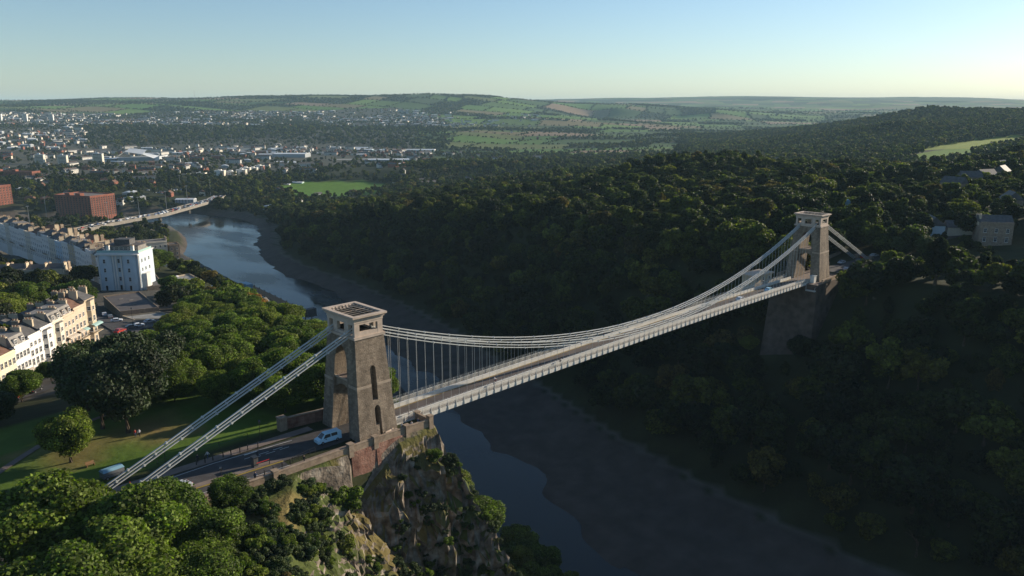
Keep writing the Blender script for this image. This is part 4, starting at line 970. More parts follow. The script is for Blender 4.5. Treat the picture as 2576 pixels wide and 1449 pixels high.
ok&=~(((pts[:,0]-1400)/320)**2+((pts[:,1]-262)/55)**2<1)
pts=pts[ok]; hs=hs[ok]; hp=height(pts); FAR3=np.c_[pts,hp]
scatter('countryside_trees',FAR3-[0,0,1.0],hs/12.2,g.uniform(0,6.28,len(pts)),g.integers(0,5,len(pts)),low_src,'hedgerow trees and small woods across the distant fields and suburbs','woodland')
print('far trees',len(pts))

# ------------------------------------------------------------------ BUILDINGS
def win_mesh(w_,h_,bars=(1,2),sill=True,frame='frame'):
    b=MB(); F=M[frame]; t_=.07
    b.box(-w_/2,w_/2,-.012,.05,0,h_,M['glass'])
    b.box(-w_/2-t_,-w_/2,-.09,.04,-t_,h_+t_,F); b.box(w_/2,w_/2+t_,-.09,.04,-t_,h_+t_,F); b.box(-w_/2,w_/2,-.09,.04,h_,h_+t_,F)
    for k in range(1,bars[0]+1): x_=-w_/2+w_*k/(bars[0]+1); b.box(x_-.025,x_+.025,-.04,0,0,h_,F)
    for k in range(1,bars[1]): z=h_*k/bars[1]; b.box(-w_/2,w_/2,-.045,0,z-.025,z+.025,F)
    if sill: b.box(-w_/2-.15,w_/2+.15,-.2,.04,-.18,-t_,F)
    return b.mesh('window')
WN={'tall':win_mesh(1.05,2.0),'mid':win_mesh(1.05,1.65),'small':win_mesh(.9,1.2),'wide':win_mesh(1.7,1.5,(2,2)),'door':win_mesh(1.1,2.5,(0,1),False)}
def place_win(root,kind,x_,y_,z,rz=0,name='window'): return link(name,WN[kind],root,(x_,y_,z),rz)
def chimney(root,x_,y_,z,w_,d_,h_,n,m='bath',along='y'):
    b=MB(); b.box(x_-w_/2,x_+w_/2,y_-d_/2,y_+d_/2,z-1.5,z+h_,m if not isinstance(m,str) else M[m]); b.box(x_-w_/2-.08,x_+w_/2+.08,y_-d_/2-.08,y_+d_/2+.08,z+h_,z+h_+.18,M['bath'])
    c=b.build('chimney',root); p_=MB()
    for k in range(n):
        t_=(k+.5)/n-.5; px_,py_=(x_,y_+t_*d_*.9) if along=='y' else (x_+t_*w_*.9,y_)
        p_.tube([(px_,py_,z+h_+.18),(px_,py_,z+h_+.75)],[.17,.13],M['terracotta'] if k%2 else M['bath'],6)
    tag(p_.build('chimney_pots',c),kind='stuff')
def awning(root,x0,x1,y_,z,out=1.5,drop=.7,teal=False):
    b=MB(); n=max(4,int((x1-x0)/.32)); 
    for k in range(n):
        a=x0+(x1-x0)*k/n; c=x0+(x1-x0)*(k+1)/n; m=M['teal'] if teal else (M['awn_a'] if k%2 else M['awn_b'])
        pr=[(0,0),(-out*.35,-.08),(-out*.75,-.3),(-out,-drop)]
        b.add([(a,y_+p_[0],z+p_[1]) for p_ in pr]+[(c,y_+p_[0],z+p_[1]) for p_ in pr],[(i,i+1,i+5,i+4) for i in range(3)],m)
    b.build('awning',root)
def balcony(root,x0,x1,y_,z,out=1.3,m='black'):
    b=MB(); b.box(x0,x1,y_-out,y_,z-.18,z,M['bath']); 
    b.box(x0,x1,y_-out,y_-out+.05,z+.95,z+1.0,M[m]); n=int((x1-x0)/.28)
    for k in range(n+1): x_=x0+(x1-x0-.03)*k/n; b.box(x_,x_+.03,y_-out,y_-out+.03,z,z+.95,M[m])
    for x_ in (x0,x1-.05): b.box(x_,x_+.05,y_-out,y_,z+.95,z+1.0,M[m])
    b.build('balcony',root)
def house(name,x_,y_,z,rz,w_,d_,h_,label,wall='white',roof='pitched',st=4,nw=3,bay=None,group=None,aw=None,bal=None,chim=(1,),extra=0,roofm='slate',winback=True,cat='house'):
    r=empty(name,(x_,y_,z),rz,label,cat,group); W_=M[wall]
    b=MB(); b.box(0,w_,0,d_,-6,h_,W_); b.build('wall',r)
    b=MB(); b.box(-.03,w_+.03,-.28,-.003,h_-.45,h_-.1,W_); b.box(0.02,w_-.02,-.16,-.003,h_*.26,h_*.26+.25,W_); b.build('cornice',r)
    yb=0
    sh=(h_-1.0)/st
    if bay:
        b0,b1=bay; p_=1.1
        b=MB(); b.prism([(b0,-.003),(b0+.7,-p_),(b1-.7,-p_),(b1,-.003)],-6,h_-.5,W_); b.prism([(b0-.1,-.004),(b0+.62,-p_-.14),(b1-.62,-p_-.14),(b1+.1,-.004)],h_-.499,h_-.25,M['lead']); b.build('bay',r)
    for f_ in range(st):
        zz=.9+f_*sh; kd='door' if (f_==0 and False) else ('tall' if f_ in (0,1) else ('mid' if f_<st-1 else 'small'))
        if st<=3 and f_>0: kd='mid'
        for k in range(nw):
            xx=w_*(k+.5)/nw
            if bay and bay[0]-.3<xx<bay[1]+.3: continue
            place_win(r,kd,xx,-.02,zz)
        if bay:
            c_=(bay[0]+bay[1])/2; place_win(r,kd,c_,-1.12,zz)
            for s_,xx in ((-1,bay[0]+.33),(1,bay[1]-.33)):
                place_win(r,'small' if kd!='tall' else 'small',xx+s_*.0,-.58,zz+.1,s_*R(57)*1)
    if roof=='pitched':
        b=MB(); t_=h_+min(d_*.28,3.2); b.add([(-.1,.25,h_),(w_+.1,.25,h_),(w_+.1,d_/2,t_),(-.1,d_/2,t_),(-.1,d_-.1,h_),(w_+.1,d_-.1,h_)],[(0,1,2,3),(3,2,5,4),(0,3,4),(1,5,2),(0,4,5,1)],M[roofm]); b.build('roof',r)
        b=MB(); b.box(0,w_,0,.22,h_,h_+.5,W_); b.build('parapet',r)
    elif roof=='mansard':
        hr=2.9; b=MB(); b.loft([[(0,.3,h_),(w_,.3,h_),(w_,d_-.2,h_),(0,d_-.2,h_)],[(0,1.5,h_+hr),(w_,1.5,h_+hr),(w_,d_-1.5,h_+hr),(0,d_-1.5,h_+hr)]],M['lead']); b.build('roof',r)
        for k in range(2):
            xx=w_*(k+.5)/2; b=MB(); b.box(xx-.65,xx+.65,.5,2.2,h_+.45,h_+2.1,W_); b.box(xx-.75,xx+.75,.4,2.3,h_+2.1,h_+2.22,M['lead']); dm=b.build('dormer',r); link('window',WN['small'],dm,(xx,.47,h_+.7))
        b=MB(); b.box(0,w_,0,.22,h_,h_+.5,W_); b.build('parapet',r)
    elif roof=='hip':
        b=MB(); b.loft([[(-.2,-.2,h_),(w_+.2,-.2,h_),(w_+.2,d_+.2,h_),(-.2,d_+.2,h_)],[(w_*.3,d_*.45,h_+2.6),(w_*.7,d_*.45,h_+2.6),(w_*.7,d_*.55,h_+2.6),(w_*.3,d_*.55,h_+2.6)]],M[roofm]); b.build('roof',r)
    else:
        b=MB(); b.box(.25,w_-.25,.25,d_-.25,h_,h_+.1,M['flatroof']); b.build('roof',r)
        b=MB(); 
        b.box(0,w_,0,.25,h_,h_+.7,W_); b.box(0,w_,d_-.25,d_,h_,h_+.7,W_); b.box(0,.25,.252,d_-.252,h_,h_+.7,W_); b.box(w_-.25,w_,.252,d_-.252,h_,h_+.7,W_); b.build('parapet',r)
    for c_ in chim:
        chimney(r,w_ if c_ else 0.3,d_*.35,h_,.7,2.6,3.0 if roof!='flat' else 2.2,5)
        chimney(r,w_ if c_ else 0.3,d_*.75,h_,.7,2.0,2.6 if roof!='flat' else 2.2,4,'brownstone')
    if aw is not None:
        for (fl,a0,a1,tl) in aw: awning(r,a0,a1,-.05 if not bay else -1.15,.7+fl*sh+2.9,teal=tl)
    if bal is not None:
        for (fl,a0,a1) in bal: balcony(r,a0,a1,-.02 if not bay else -1.13,.75+fl*sh)
    return r
# near white terrace, facing the sun; corner at (-10,145), running down-left in the picture
th=R(46.6); dx_,dy_=math.cos(th),math.sin(th)
specs=[ # width, height, wall, roof, label, kwargs
 (6.4,15.6,'bath','hip','tall peach bow-fronted corner house with a pale teal canopied balcony',dict(bay=(1.2,5.2),aw=[(1,.6,5.8,True)],bal=[(1,.8,5.6)],nw=1,st=4)),
 (6.6,14.2,'peach','pitched','peach house next to the corner house with striped awning and teal canopy',dict(aw=[(1,.5,3.4,False),(1,3.5,6.0,True)],bal=[(1,.4,6.0)],nw=3,roofm='tile')),
 (6.4,13.4,'peach','mansard','light orange house with grey mansard roof and a long striped awning',dict(aw=[(1,.5,5.8,False)],bal=[(1,.4,5.9)],nw=3)),
 (6.0,13.2,'cream','mansard','cream bay-fronted house with two attic dormers',dict(bay=(1.2,4.6),nw=1)),
 (6.4,13.0,'white','pitched','white house with a wide bow and a covered porch',dict(bay=(.8,4.6),nw=1,bal=[(1,.5,5.0)])),
 (6.2,12.4,'white','pitched','bright white house with a low slate roof beside the bow-fronted one',dict(nw=3)),
 (6.8,11.4,'white','mansard','white house with a skylit grey roof and striped verandah awning',dict(nw=4,aw=[(0,.3,6.5,False)],st=3)),
 (7.4,10.6,'yellow','pitched','pale yellow house with a brown roof above a grey verandah',dict(nw=4,roofm='tile',st=3,aw=[(0,.2,7.2,True)])),
 (7.4,10.4,'yellow','pitched','cream house at the left edge of the picture beside the pale yellow one',dict(nw=4,st=3,aw=[(0,.2,7.2,True)]))]
cx_,cy_=-8.5,146.0
for wd,hh_,wl,rf,lb,kw in specs:
    cx_-=dx_*wd; cy_-=dy_*wd
    st=kw.pop('st',4); house('terraced_house',cx_,cy_,-10.6,th,wd-.02,9.5,hh_,lb,wl,rf,st=st,chim=(0,) if wl!='bath' else (0,1),group='houses of the sunlit near terrace',**kw)
# house backs behind the terrace
for i,(a,b_,h_,wl,lb) in enumerate([(-16,160,11,'cream','low white house end with tall pots behind the corner house'),(-26,150,10,'brick','brick house back behind the striped awning houses'),(-36,140,10,'bath','brown stone house back with dark roof behind the white houses'),(-46,131,9,'bath','house back with grey slates at the left edge of the picture')]):
    house('house_back',a,b_,-10.5,th,9,8,h_,lb,wl,'pitched',st=3,nw=3,group='backs behind the near terrace')
# crescent in shade facing left
pts_=[(41,300),(44,330),(45,360),(43.5,392),(41,424),(39,456),(37,500),(36,540)]
PL=[Vector((*p_,0)) for p_ in pts_]
def along(PL,s):
    for a,b_ in zip(PL[:-1],PL[1:]):
        L_=(b_-a).length
        if s<=L_: return a+(b_-a)*(s/L_)
        s-=L_
    return PL[-1]
s_=0; k=0
wl_seq=['white','white','bath','white','white','white','bath','white','bluewhite','cream','white','white','white','cream','white','white','white','cream','white','white','white']
while s_<225:
    a=along(PL,s_+11); b_=along(PL,s_); d=(b_-a).normalized(); rz=math.atan2(d.y,d.x)
    house('crescent_house',a.x,a.y,-27.5,rz,(b_-a).length-.02,11,15.0+[.6,-.5,0,1.3,-.8,.3,-.2][k%7],['shaded white','shaded white','shaded stone'][0 if wl_seq[k]!='bath' else 2]+' crescent house, '+['nearest to the blue white hotel','second from the blue white hotel','third from the blue white hotel','fourth from the hotel','fifth from the hotel','sixth from the hotel','seventh from the hotel','eighth from the hotel','pale blue, ninth from the hotel','tenth from the hotel','eleventh from the hotel','twelfth from the hotel','thirteenth from the hotel','fourteenth from the hotel','fifteenth from the hotel','sixteenth from the hotel','seventeenth from the hotel','eighteenth from the hotel','nineteenth from the hotel','twentieth from the hotel','furthest from the hotel'][k],
          wl_seq[k],['pitched','mansard','pitched','flat','pitched'][k%5],st=4,nw=3,chim=(0,),roofm='slate' if k%4 else 'tile',group='houses of the long shaded crescent',bal=[(1,1,9)] if k%2==0 else None)
    s_+=11; k+=1
# hotel
ht=empty('hotel',(34,286,-24.5),R(-45),'large blue white hotel block with bowed fronts and a glazed roof terrace','hotel')
b=MB(); b.box(0,21,0,15,-6,20,M['bluewhite']); b.build('wall',ht)
for (a0,a1) in ((.6,7.2),(12.6,19.6)):
    n=7; c_=(a0+a1)/2; rr=(a1-a0)/2
    b=MB(); b.prism([(c_-rr*math.cos(PI*t/n),-.003-1.5*math.sin(PI*t/n)) for t in range(n+1)],-6,19.2,M['bluewhite']); b.build('bow_front',ht)
for x_ in (.3,7.8,9.2,11.8,20.4):
    b=MB(); b.box(x_-.35,x_+.35,-.4,-.003,-6,19.3,M['white']); b.build('pilaster',ht)
b=MB(); b.box(-.4,21.4,-1.9,-.004,19.3,19.9,M['white']); b.box(-.5,21.5,-.45,15.4,20.001,20.4,M['white']); b.build('cornice',ht)
for f_,z in enumerate((1.2,6.0,10.6,15.2)):
    for x_,y_ in ((3.9,-1.52),(16.1,-1.52),(10.5,-.02)): place_win(ht,'door' if f_==0 else 'tall',x_,y_,z)
    for y_ in (2.5,6,10): place_win(ht,'mid',21.02,y_,z,R(90))
b=MB(); b.box(-.05,21,0,15,0,0.01,M['lead']); 
b=MB(); b.box(2,19,4,13,20.401,23.2,M['lead']); b.box(1.6,19.4,3.6,13.4,23.2,23.5,M['flatroof']); b.build('penthouse',ht)
b=MB(); b.box(6,14,6,12,23.503,26.2,M['slate']); b.build('rooftop_plant_room',ht)
for k in range(7): place_win(ht,'wide',3.4+k*2.35,3.98,21.1)
b=MB(); b.box(0,21,-.2,-.14,20.41,21.5,M['teal']); b.box(20.9,20.96,-.1,14,20.41,21.5,M['teal']); b.build('terrace_balustrade',ht)
chimney(ht,5.2,1.2,20.4,1.5,1.2,3.4,3,'white','x'); chimney(ht,17.5,1.2,20.4,1.5,1.2,3.4,3,'white','x')
b=MB(); b.prism([(21.003,1),(23.2,1.6),(24.0,4),(23.2,6.4),(21.003,7)],-6,9.5,M['white']); b.build('side_bow',ht)
def flat_block(name,poly,z0,z1,label,cat,wall='bath',roof='flatroof',par=.7,wins=None,group=None):
    c=np.mean(poly,0); r=empty(name,(c[0],c[1],z0),0,label,cat,group); pl=[(p_[0]-c[0],p_[1]-c[1]) for p_ in poly]
    if sum(pl[i][0]*pl[(i+1)%len(pl)][1]-pl[(i+1)%len(pl)][0]*pl[i][1] for i in range(len(pl)))<0: pl=pl[::-1]
    H_=z1-z0; b=MB(); b.prism(pl,-6,H_,M[wall]); b.build('wall',r)
    q=[(x_*.985,y_*.985) for x_,y_ in pl]; b=MB(); b.prism([(x_*.97,y_*.97) for x_,y_ in pl],H_+.002,H_+.12,M[roof]); b.build('roof',r)
    for i in range(len(pl)):
        a=pl[i]; d=pl[(i+1)%len(pl)]; b=MB(); b.beam((a[0]*.99,a[1]*.99,H_+par/2),(d[0]*.99,d[1]*.99,H_+par/2),.3,par,M[wall]); b.build('parapet',r)
    if wins:
        ei,kd,rows,n,zs_,dz=wins; a=Vector(pl[ei]); d=Vector(pl[(ei+1)%len(pl)]); t_=(d-a).normalized(); nn=Vector((t_.y,-t_.x)); ang=math.atan2(t_.y,t_.x)
        for f_ in range(rows):
            for k in range(n): p_=a.lerp(d,(k+.5)/n)+nn*.02; place_win(r,kd,p_.x,p_.y,zs_+f_*dz,ang)
    return r
hall=flat_block('flat_roofed_hall',[(20,235.6),(34.9,234.1),(30.2,197.7),(16,201.7)],-22,-16,'big hall with a dark flat roof below the blue white hotel','building','brownstone','flatroof',.6)
for x_,y_ in ((0,-6),(1.5,3),(-1,8)):
    b=MB(); b.box(x_-.8,x_+.8,y_-.12,y_+.12,6.12,6.5,M['lead']); b.build('roof_vent',hall)
flat_block('arcaded_annex',[(16.5,201),(30,197),(32.5,187),(19,183)],-22,-17.8,'low stone building with a sunlit row of tall windows at the end of the hall','building','bath','flatpale',.6,wins=(1,'tall',1,5,1.2,3))
flat_block('flat_roofed_block',[(59,296),(65,297),(58.3,267.7),(50.5,269.2)],-26,-22,'dark flat roofed wing on the right of the blue white hotel','building','brownstone','flatroof',.5)
fb=flat_block('terrace_building',[(72.7,302.3),(86,303.7),(84,281),(62,250),(46,255)],-30,-26,'pale flat roofed building covered with terrace tables and parasols above the river slope','building','bath','flatpale',.8)
for k in range(26):
    a,b_=random.uniform(-10,12),random.uniform(-18,18); rr=random.uniform(.25,.6); b=MB(); b.box(a-rr,a+rr,b_-rr*.7,b_+rr*.7,4.9,5.0,M['cloth_white'] if k%3 else M['wood']); b.box(a-.05,a+.05,b_-.05,b_+.05,4.1,4.9,M['chrome'])
    if k%4==0: b.box(a-.03,a+.03,b_-.03,b_+.03,5,6.6,M['chrome']); b.loft([[(a+1.2*math.cos(t),b_+1.2*math.sin(t),6.1) for t in np.arange(0,6.2,PI/4)],[(a+.05*math.cos(t),b_+.05*math.sin(t),6.7) for t in np.arange(0,6.2,PI/4)]],M['cloth_white'])
    t_=b.build('terrace_table'); t_.location=(70.1,278,-30+.0); tag(t_,'small table on the roof terrace of the pale flat roofed building','table','tables on the roof terrace')
flat_block('stone_annex',[(49,266),(64,263),(61,251),(47,251)][::-1],-29,-26.5,'low tan building edge with a red roof strip beside the trees','building','bath','tile',.4)
# middle terrace in shade
for i in range(4):
    a=Vector((-7,326,0)); d=Vector((6.6,-6.0,0)).normalized()
    p_=a+d*(i*9.5); house('shaded_terrace_house',p_.x,p_.y,-21,math.atan2(d.y,d.x),9.4,9,7.5+(i%2)*.4,['shaded stone house at the left end of the low middle terrace','second shaded house of the low middle terrace','third shaded house of the low middle terrace with three upper windows','right end house of the low middle terrace beside the round tree'][i],'bath','pitched',st=2,nw=3,roofm='slate',group='low terrace in front of the crescent')
# roofs behind the crescent
for i,(a,b_,w_,h_,wl,rf) in enumerate([(58,330,10,13,'bath','flat'),(60,345,9,14,'cream','pitched'),(62,362,11,13,'brick','pitched'),(60,382,12,14,'bath','flat'),(60,402,11,14,'brick','pitched'),(57,424,12,13,'cream','flat'),(56,446,12,14,'bath','pitched'),(54,470,12,14,'brick','pitched'),(75,372,9,11,'bath','pitched'),(72,398,12,10,'brick','flat')]):
    house('rear_building',a,b_,-28,R(-90+i*2),w_,9,h_,['stone rear block with flat roof next to the hotel','cream rear house behind the crescent','red brick rear house behind the first crescent houses','stone flat roofed block behind the crescent middle','red brick rear house with pitched roof behind the crescent','cream flat roofed rear block behind the pale blue house','stone rear house behind the far crescent','red roofed rear house at the top of the crescent','low stone house between the crescent and the riverside trees','low brick block behind the crescent above the river'][i],wl,rf,st=3,nw=2,roofm='tile' if wl=='brick' else 'slate',group='buildings behind the crescent')
# cream apartment block facing us
cr_=house('apartment_block',100,434,-39,R(-12),22,11,13,'sunlit cream apartment block on the brow above the river bend','cream','flat',st=3,nw=7,chim=(0,1),cat='building')
house('apartment_block',88,446,-37,R(-20),11,10,11,'cream house with grey roof adjoining the left of the cream block','bath','pitched',st=3,nw=3,chim=(1,),cat='building')
house('stone_house',122,428,-40,R(-12),7,10,11,'brown stone house at the right end of the cream block','brownstone','flat',st=3,nw=2,chim=(),cat='building')
def shed(name,x_,y_,z,rz,w_,d_,h_,label,wall,roof,cat='building',group=None,ridge=1.0):
    r=empty(name,(x_,y_,z),rz,label,cat,group); b=MB(); b.box(-w_/2,w_/2,-d_/2,d_/2,-8,h_,M[wall]); b.build('wall',r)
    b=MB(); e=.4; b.add([(-w_/2-e,-d_/2-e,h_),(w_/2+e,-d_/2-e,h_),(w_/2+e,0,h_+ridge),(-w_/2-e,0,h_+ridge),(-w_/2-e,d_/2+e,h_),(w_/2+e,d_/2+e,h_)],[(0,1,2,3),(3,2,5,4),(0,3,4),(1,5,2),(0,4,5,1)],M[roof]); b.build('roof',r); return r
shed('riverside_shed',167,455,-70,R(-80),9,7,5,'small brown shed by the water, nearer one of the pair','brownstone','slate'); shed('riverside_shed',163,485,-70,R(-80),9,7,6,'small brown shed by the water, further one of the pair','brownstone','slate')
# gabled houses in the riverside trees
for i,(a,b_,wl) in enumerate([(88,222,'brownstone'),(104,236,'bath'),(97,206,'brownstone')]):
    shed('gabled_house',a,b_,hz(a,b_)+4.5,R(30+i*60),9,7,3.2,['dark gabled house poking out of the riverside trees, left one','gabled house with a pale wall end poking out of the riverside trees','dark roofed house lowest among the riverside trees'][i],wl,'slate',ridge=4.2)
# landing stage on the river
ls=empty('landing_stage',(178,400,-69),0,'dark timber landing stage along the near river bank','jetty')
def child0(root,b,nm): o=b.build(nm,root); o.matrix_parent_inverse=Matrix.Translation(-Vector(root.location)); return o
b=MB(); b.loft([[(180,440,-70),(186,440,-70),(186,440,-69.3),(180,440,-69.3)],[(166,322,-70),(173,322,-70),(173,322,-69.3),(166,322,-69.3)]],M['wood']); child0(ls,b,'deck')
for k in range(12):
    t=k/11; b=MB(); b.box(172.6+13*t,173.1+13*t,322.5+117*t,323+117*t,-78,-68.2,M['bark']); child0(ls,b,'pile')
b=MB(); b.box(167,174,318,321.9,-70,-64.5,M['slate']); child0(ls,b,'end_hut')
b=MB(); b.box(176,181,424,436,-70,-66,M['metalblue']); child0(ls,b,'pale_hut')

# brick warehouses
def warehouse(x_,y_,rz,w_,d_,h_,label,fl=9,n=10):
    r=empty('brick_warehouse',(x_,y_,-66),rz,label,'warehouse','red brick bonded warehouses by the docks')
    b=MB(); b.box(0,w_,0,d_,-4,h_,M['brick']); b.build('wall',r)
    b=MB(); b.box(.8,w_-.8,.8,d_-.8,h_+.003,h_+.2,M['brickdark']); b.build('roof',r)
    b=MB(); b.box(-.2,w_+.2,-.2,.8,h_+.003,h_+1.3,M['brick']); b.box(-.2,w_+.2,d_-.8,d_+.2,h_+.003,h_+1.3,M['brick']); b.box(-.2,.8,.802,d_-.802,h_+.003,h_+1.3,M['brick']); b.box(w_-.8,w_+.2,.802,d_-.802,h_+.003,h_+1.3,M['brick']); b.build('parapet',r)
    for yy in (d_*.33,d_*.62):
        b=MB(); b.box(-.25,6,yy-4,yy+4,h_+.205,h_+4,M['brick']); b.build('stair_tower',r)
    for k in range(n+1):
        b=MB(); xx=w_*k/n; xx=min(max(xx,.4),w_-.4); b.box(xx-.35,xx+.35,-.3,-.003,-4,h_-.5,M['brick']); b.build('brick_pier',r)
    wm=MB(); wm.box(-.75,.75,-.03,.05,0,1.9,M['glass']); wm.box(-.85,.85,-.12,.03,-.2,-.002,M['concrete']); wme=wm.mesh('window')
    for f_ in range(fl):
        for k in range(n): link('window',wme,r,(w_*(k+.5)/n,-.02,1.4+f_*(h_-2)/fl))
        for k in range(12): link('window',wme,r,(-.02,d_*(k+.5)/12,1.4+f_*(h_-2)/fl),R(-90))
    return r
warehouse(212,914,R(25),37,60,26,'red brick warehouse beside the flyover, its right wall lit and left wall dark')
warehouse(241,1301,R(36),18,100,33,'red brick warehouse furthest back behind the other two',n=6)
warehouse(120,1074,R(28),54,30,31,'red brick warehouse cut by the left picture edge',n=12)
# stadium
sx,sy=615,1890
st_=empty('stadium',(sx,sy,-66),R(-45),'white football stadium with tall faceted stands among the far houses','stadium')
b=MB(); 
b.add([(-62,0,16),(-35,-8,30),(10,-12,24),(36,0,12),(52,-14,20),(58,22,22),(30,34,18),(-10,26,27),(-34,20,37),(-58,16,20)],[(0,1,8,9),(1,2,7,8),(2,3,6,7),(3,4,5,6)],M['metalroof']); b.build('main_stand_roof',st_)
b=MB(); b.add([(-34,-8,30),(-34,20,37),(8,22,33),(10,-12,23)],[(0,3,2,1)],M['metalroof']); b.build('upper_roof',st_)
b=MB(); b.loft([[(36,-2,-3),(52,-15,-3),(58,20,-3),(30,30,-3)],[(34,0,14),(54,-15,19),(59,21,21),(30,32,17)]],M['metalroof']); b.build('main_stand_wall',st_)
b=MB(); b.box(-56,30,2,20,-4,15,M['metalgrey']); b.build('seating_block',st_)
b=MB(); b.loft([[(-175,-30,9),(-60,-4,12),(-60,4,13),(-175,-20,10)],[(-175,-30,10),(-60,-4,13),(-60,4,14),(-175,-20,11)]],M['metalroof']); b.build('side_stand_roof',st_)
b=MB(); b.loft([[(-174,-28,-4),(-60,-3,-4),(-60,3,-4),(-174,-20,-4)],[(-174,-28,8.9),(-60,-3,11.9),(-60,3,11.9),(-174,-20,8.9)]],M['black']); b.build('side_stand',st_)
b=MB(); b.add([(-225,-50,6),(-165,-62,7),(-150,-40,12),(-190,-26,14)],[(0,1,2,3)],M['metalroof']); b.add([(-215,-52,-4),(-165,-62,-4),(-150,-40,-4),(-190,-26,-4)],[(0,1,2,3)],M['metalroof']); b.add([(-205,-47,8.6),(-175,-53,8.8),(-168,-43,11.5),(-190,-37,12)],[(0,1,2,3)],M['metalblue']); b.build('end_canopy',st_)
# flats
FL=[(497,1321,0),(520,1312,0),(545,1285,1),(568,1290,1),(592,1295,1),(612,1318,1),(640,1345,1),(668,1372,2)]
for i,(a,b_,k) in enumerate(FL):
    r=empty('apartment_block',(a,b_,-66),R(-38),['low cream flats at the left of the riverside group','second low cream flats of the riverside group','cream stepped flats third from the left','tall cream flats fourth from the left in the riverside group','tall cream flats fifth from the left in the riverside group','cream flats sixth from the left','cream flats seventh from the left','brick sided flats at the right of the riverside group'][i],'flats','cream flats beyond the river')
    h_=14+(3 if k else 0)+(i%3)*1.5; wl='cream' if k<2 else 'brick'
    b=MB(); b.box(-9,9,-7,7,-4,h_,M[wl]); b.box(-5,2,-8.4,-7.003,-4,h_+1.5,M['white']); b.box(4,8,-8,-7.003,-4,h_-1,M['peach']); b.build('wall',r)
    b=MB(); b.box(-9.4,9.4,-7.4,7.4,h_+.003,h_+.6,M['white']); b.box(-3,3,-3,3,h_+.603,h_+2.6,M['white']); b.build('roof',r)
    wm=win_mesh(1.6,1.4,(1,1),False)
    for f_ in range(5):
        for x_ in (-7,-.8,3): link('window',wm,r,(x_,-7.02 if x_<-5 or x_>2 else -8.42,1.3+f_*2.9))
# big sheds, towers and landmarks of the plain
SH=[(940,1730,-66,R(-45),85,56,19,'large white roofed superstore in the middle distance','metalgrey','metalroof'),
 (700,1500,-66,R(-45),60,30,7,'long white roofed shed left of the superstore','metalgrey','metalroof'),
 (760,1640,-66,R(-40),70,24,7,'pale roofed shed behind the cream flats','metalblue','metalroof'),
 (840,1560,-66,R(-48),50,26,6,'blue sided shed in front of the superstore','metalblue','metalroof'),
 (480,2120,-66,R(-30),90,34,10,'grey roofed shed behind the stadium','metalgrey','metalroof'),
 (640,2260,-66,R(-34),130,28,9,'long teal walled shed behind the stadium','metalblue','metalroof'),
 (300,2150,-66,R(-20),60,30,9,'pale industrial shed next to the yellow one','metalgrey','metalroof'),
 (232,2190,-66,R(-15),36,30,13,'bright yellow building far left among the sheds','yellowclad','metalroof'),
 (160,2200,-66,R(-15),80,30,8,'long white shed at the far left','white','metalroof'),
 (1330,2700,-60,R(-45),160,30,9,'very long pale roofed shed at the foot of the hill','metalblue','metalroof'),
 (1180,2750,-60,R(-45),60,30,9,'short pale roofed shed left of the very long one','metalgrey','metalroof'),
 (1600,2500,-60,R(-50),80,26,8,'pale roofed shed right of the very long one','metalgrey','metalroof'),
 (1130,1290,-62,R(-52),46,20,10,'low red brick school block beside the distant playing field','brick','metalroof'),
 (1180,1215,-62,R(-52),26,18,9,'glass and brick block at the right of the red school','metalgrey','metalroof'),
 (1085,1350,-62,R(-52),18,16,12,'red brick block left of the school with a small tower','brick','tile'),
 (646,551,-26,R(-45),26,12,9,'white columned building among trees beyond the sunlit lawn','bluewhite','slate'),
 (1290,1120,-62,R(-55),40,14,5,'long white roofed hall beside the distant playing field','white','metalroof'),
 (610,1120,-66,R(-50),24,12,5,'teal roofed pavilion behind the sports field','teal','metalroof'),
 (585,1108,-66,R(-50),10,8,4,'white hut behind the sports field','white','metalroof'),
 (740,1000,-65,R(-40),14,9,4,'red roofed clubhouse at the right of the sports field','white','tile'),
 (540,930,-65,R(10),14,5,3,'dark low shed on the left of the sports field','metalgrey','slate'),
 (512,339,-8,R(-50),13,9,6,'white modernist house in the woods','white','slate'),
 (523,330,-8,R(-50),6,9,7.5,'taller end of the white house in the woods','white','slate'),
 (1020,420,hz(1020,420)+3,R(-40),8,6,9,'tiny white house on the dark wooded ridge','white','slate')]
for a,b_,z,rz,w_,d_,h_,lb,wl,rf in SH: shed('distant_building',a,b_,z,rz,w_,d_,h_,lb,wl,rf,ridge=1.4 if rf!='slate' else 2.5)
for i,(a,b_,w_,d_) in enumerate(SHEDS):
    kd=i%4; shed('warehouse_shed',a,b_,-66,R(-45+gs.normal()*12),w_,d_,gs.uniform(7,11),['pale roofed warehouse with grey walls on the industrial estate','pale roofed warehouse with blue walls on the industrial estate','grey roofed warehouse with white walls on the industrial estate','pale roofed warehouse with white walls on the industrial estate'][kd],['metalgrey','metalblue','white','white'][kd],['metalroof','metalroof','flatpale','metalroof'][kd],group=['grey walled','blue walled','grey roofed','white walled'][kd]+' warehouses of the industrial estate',ridge=1.5)
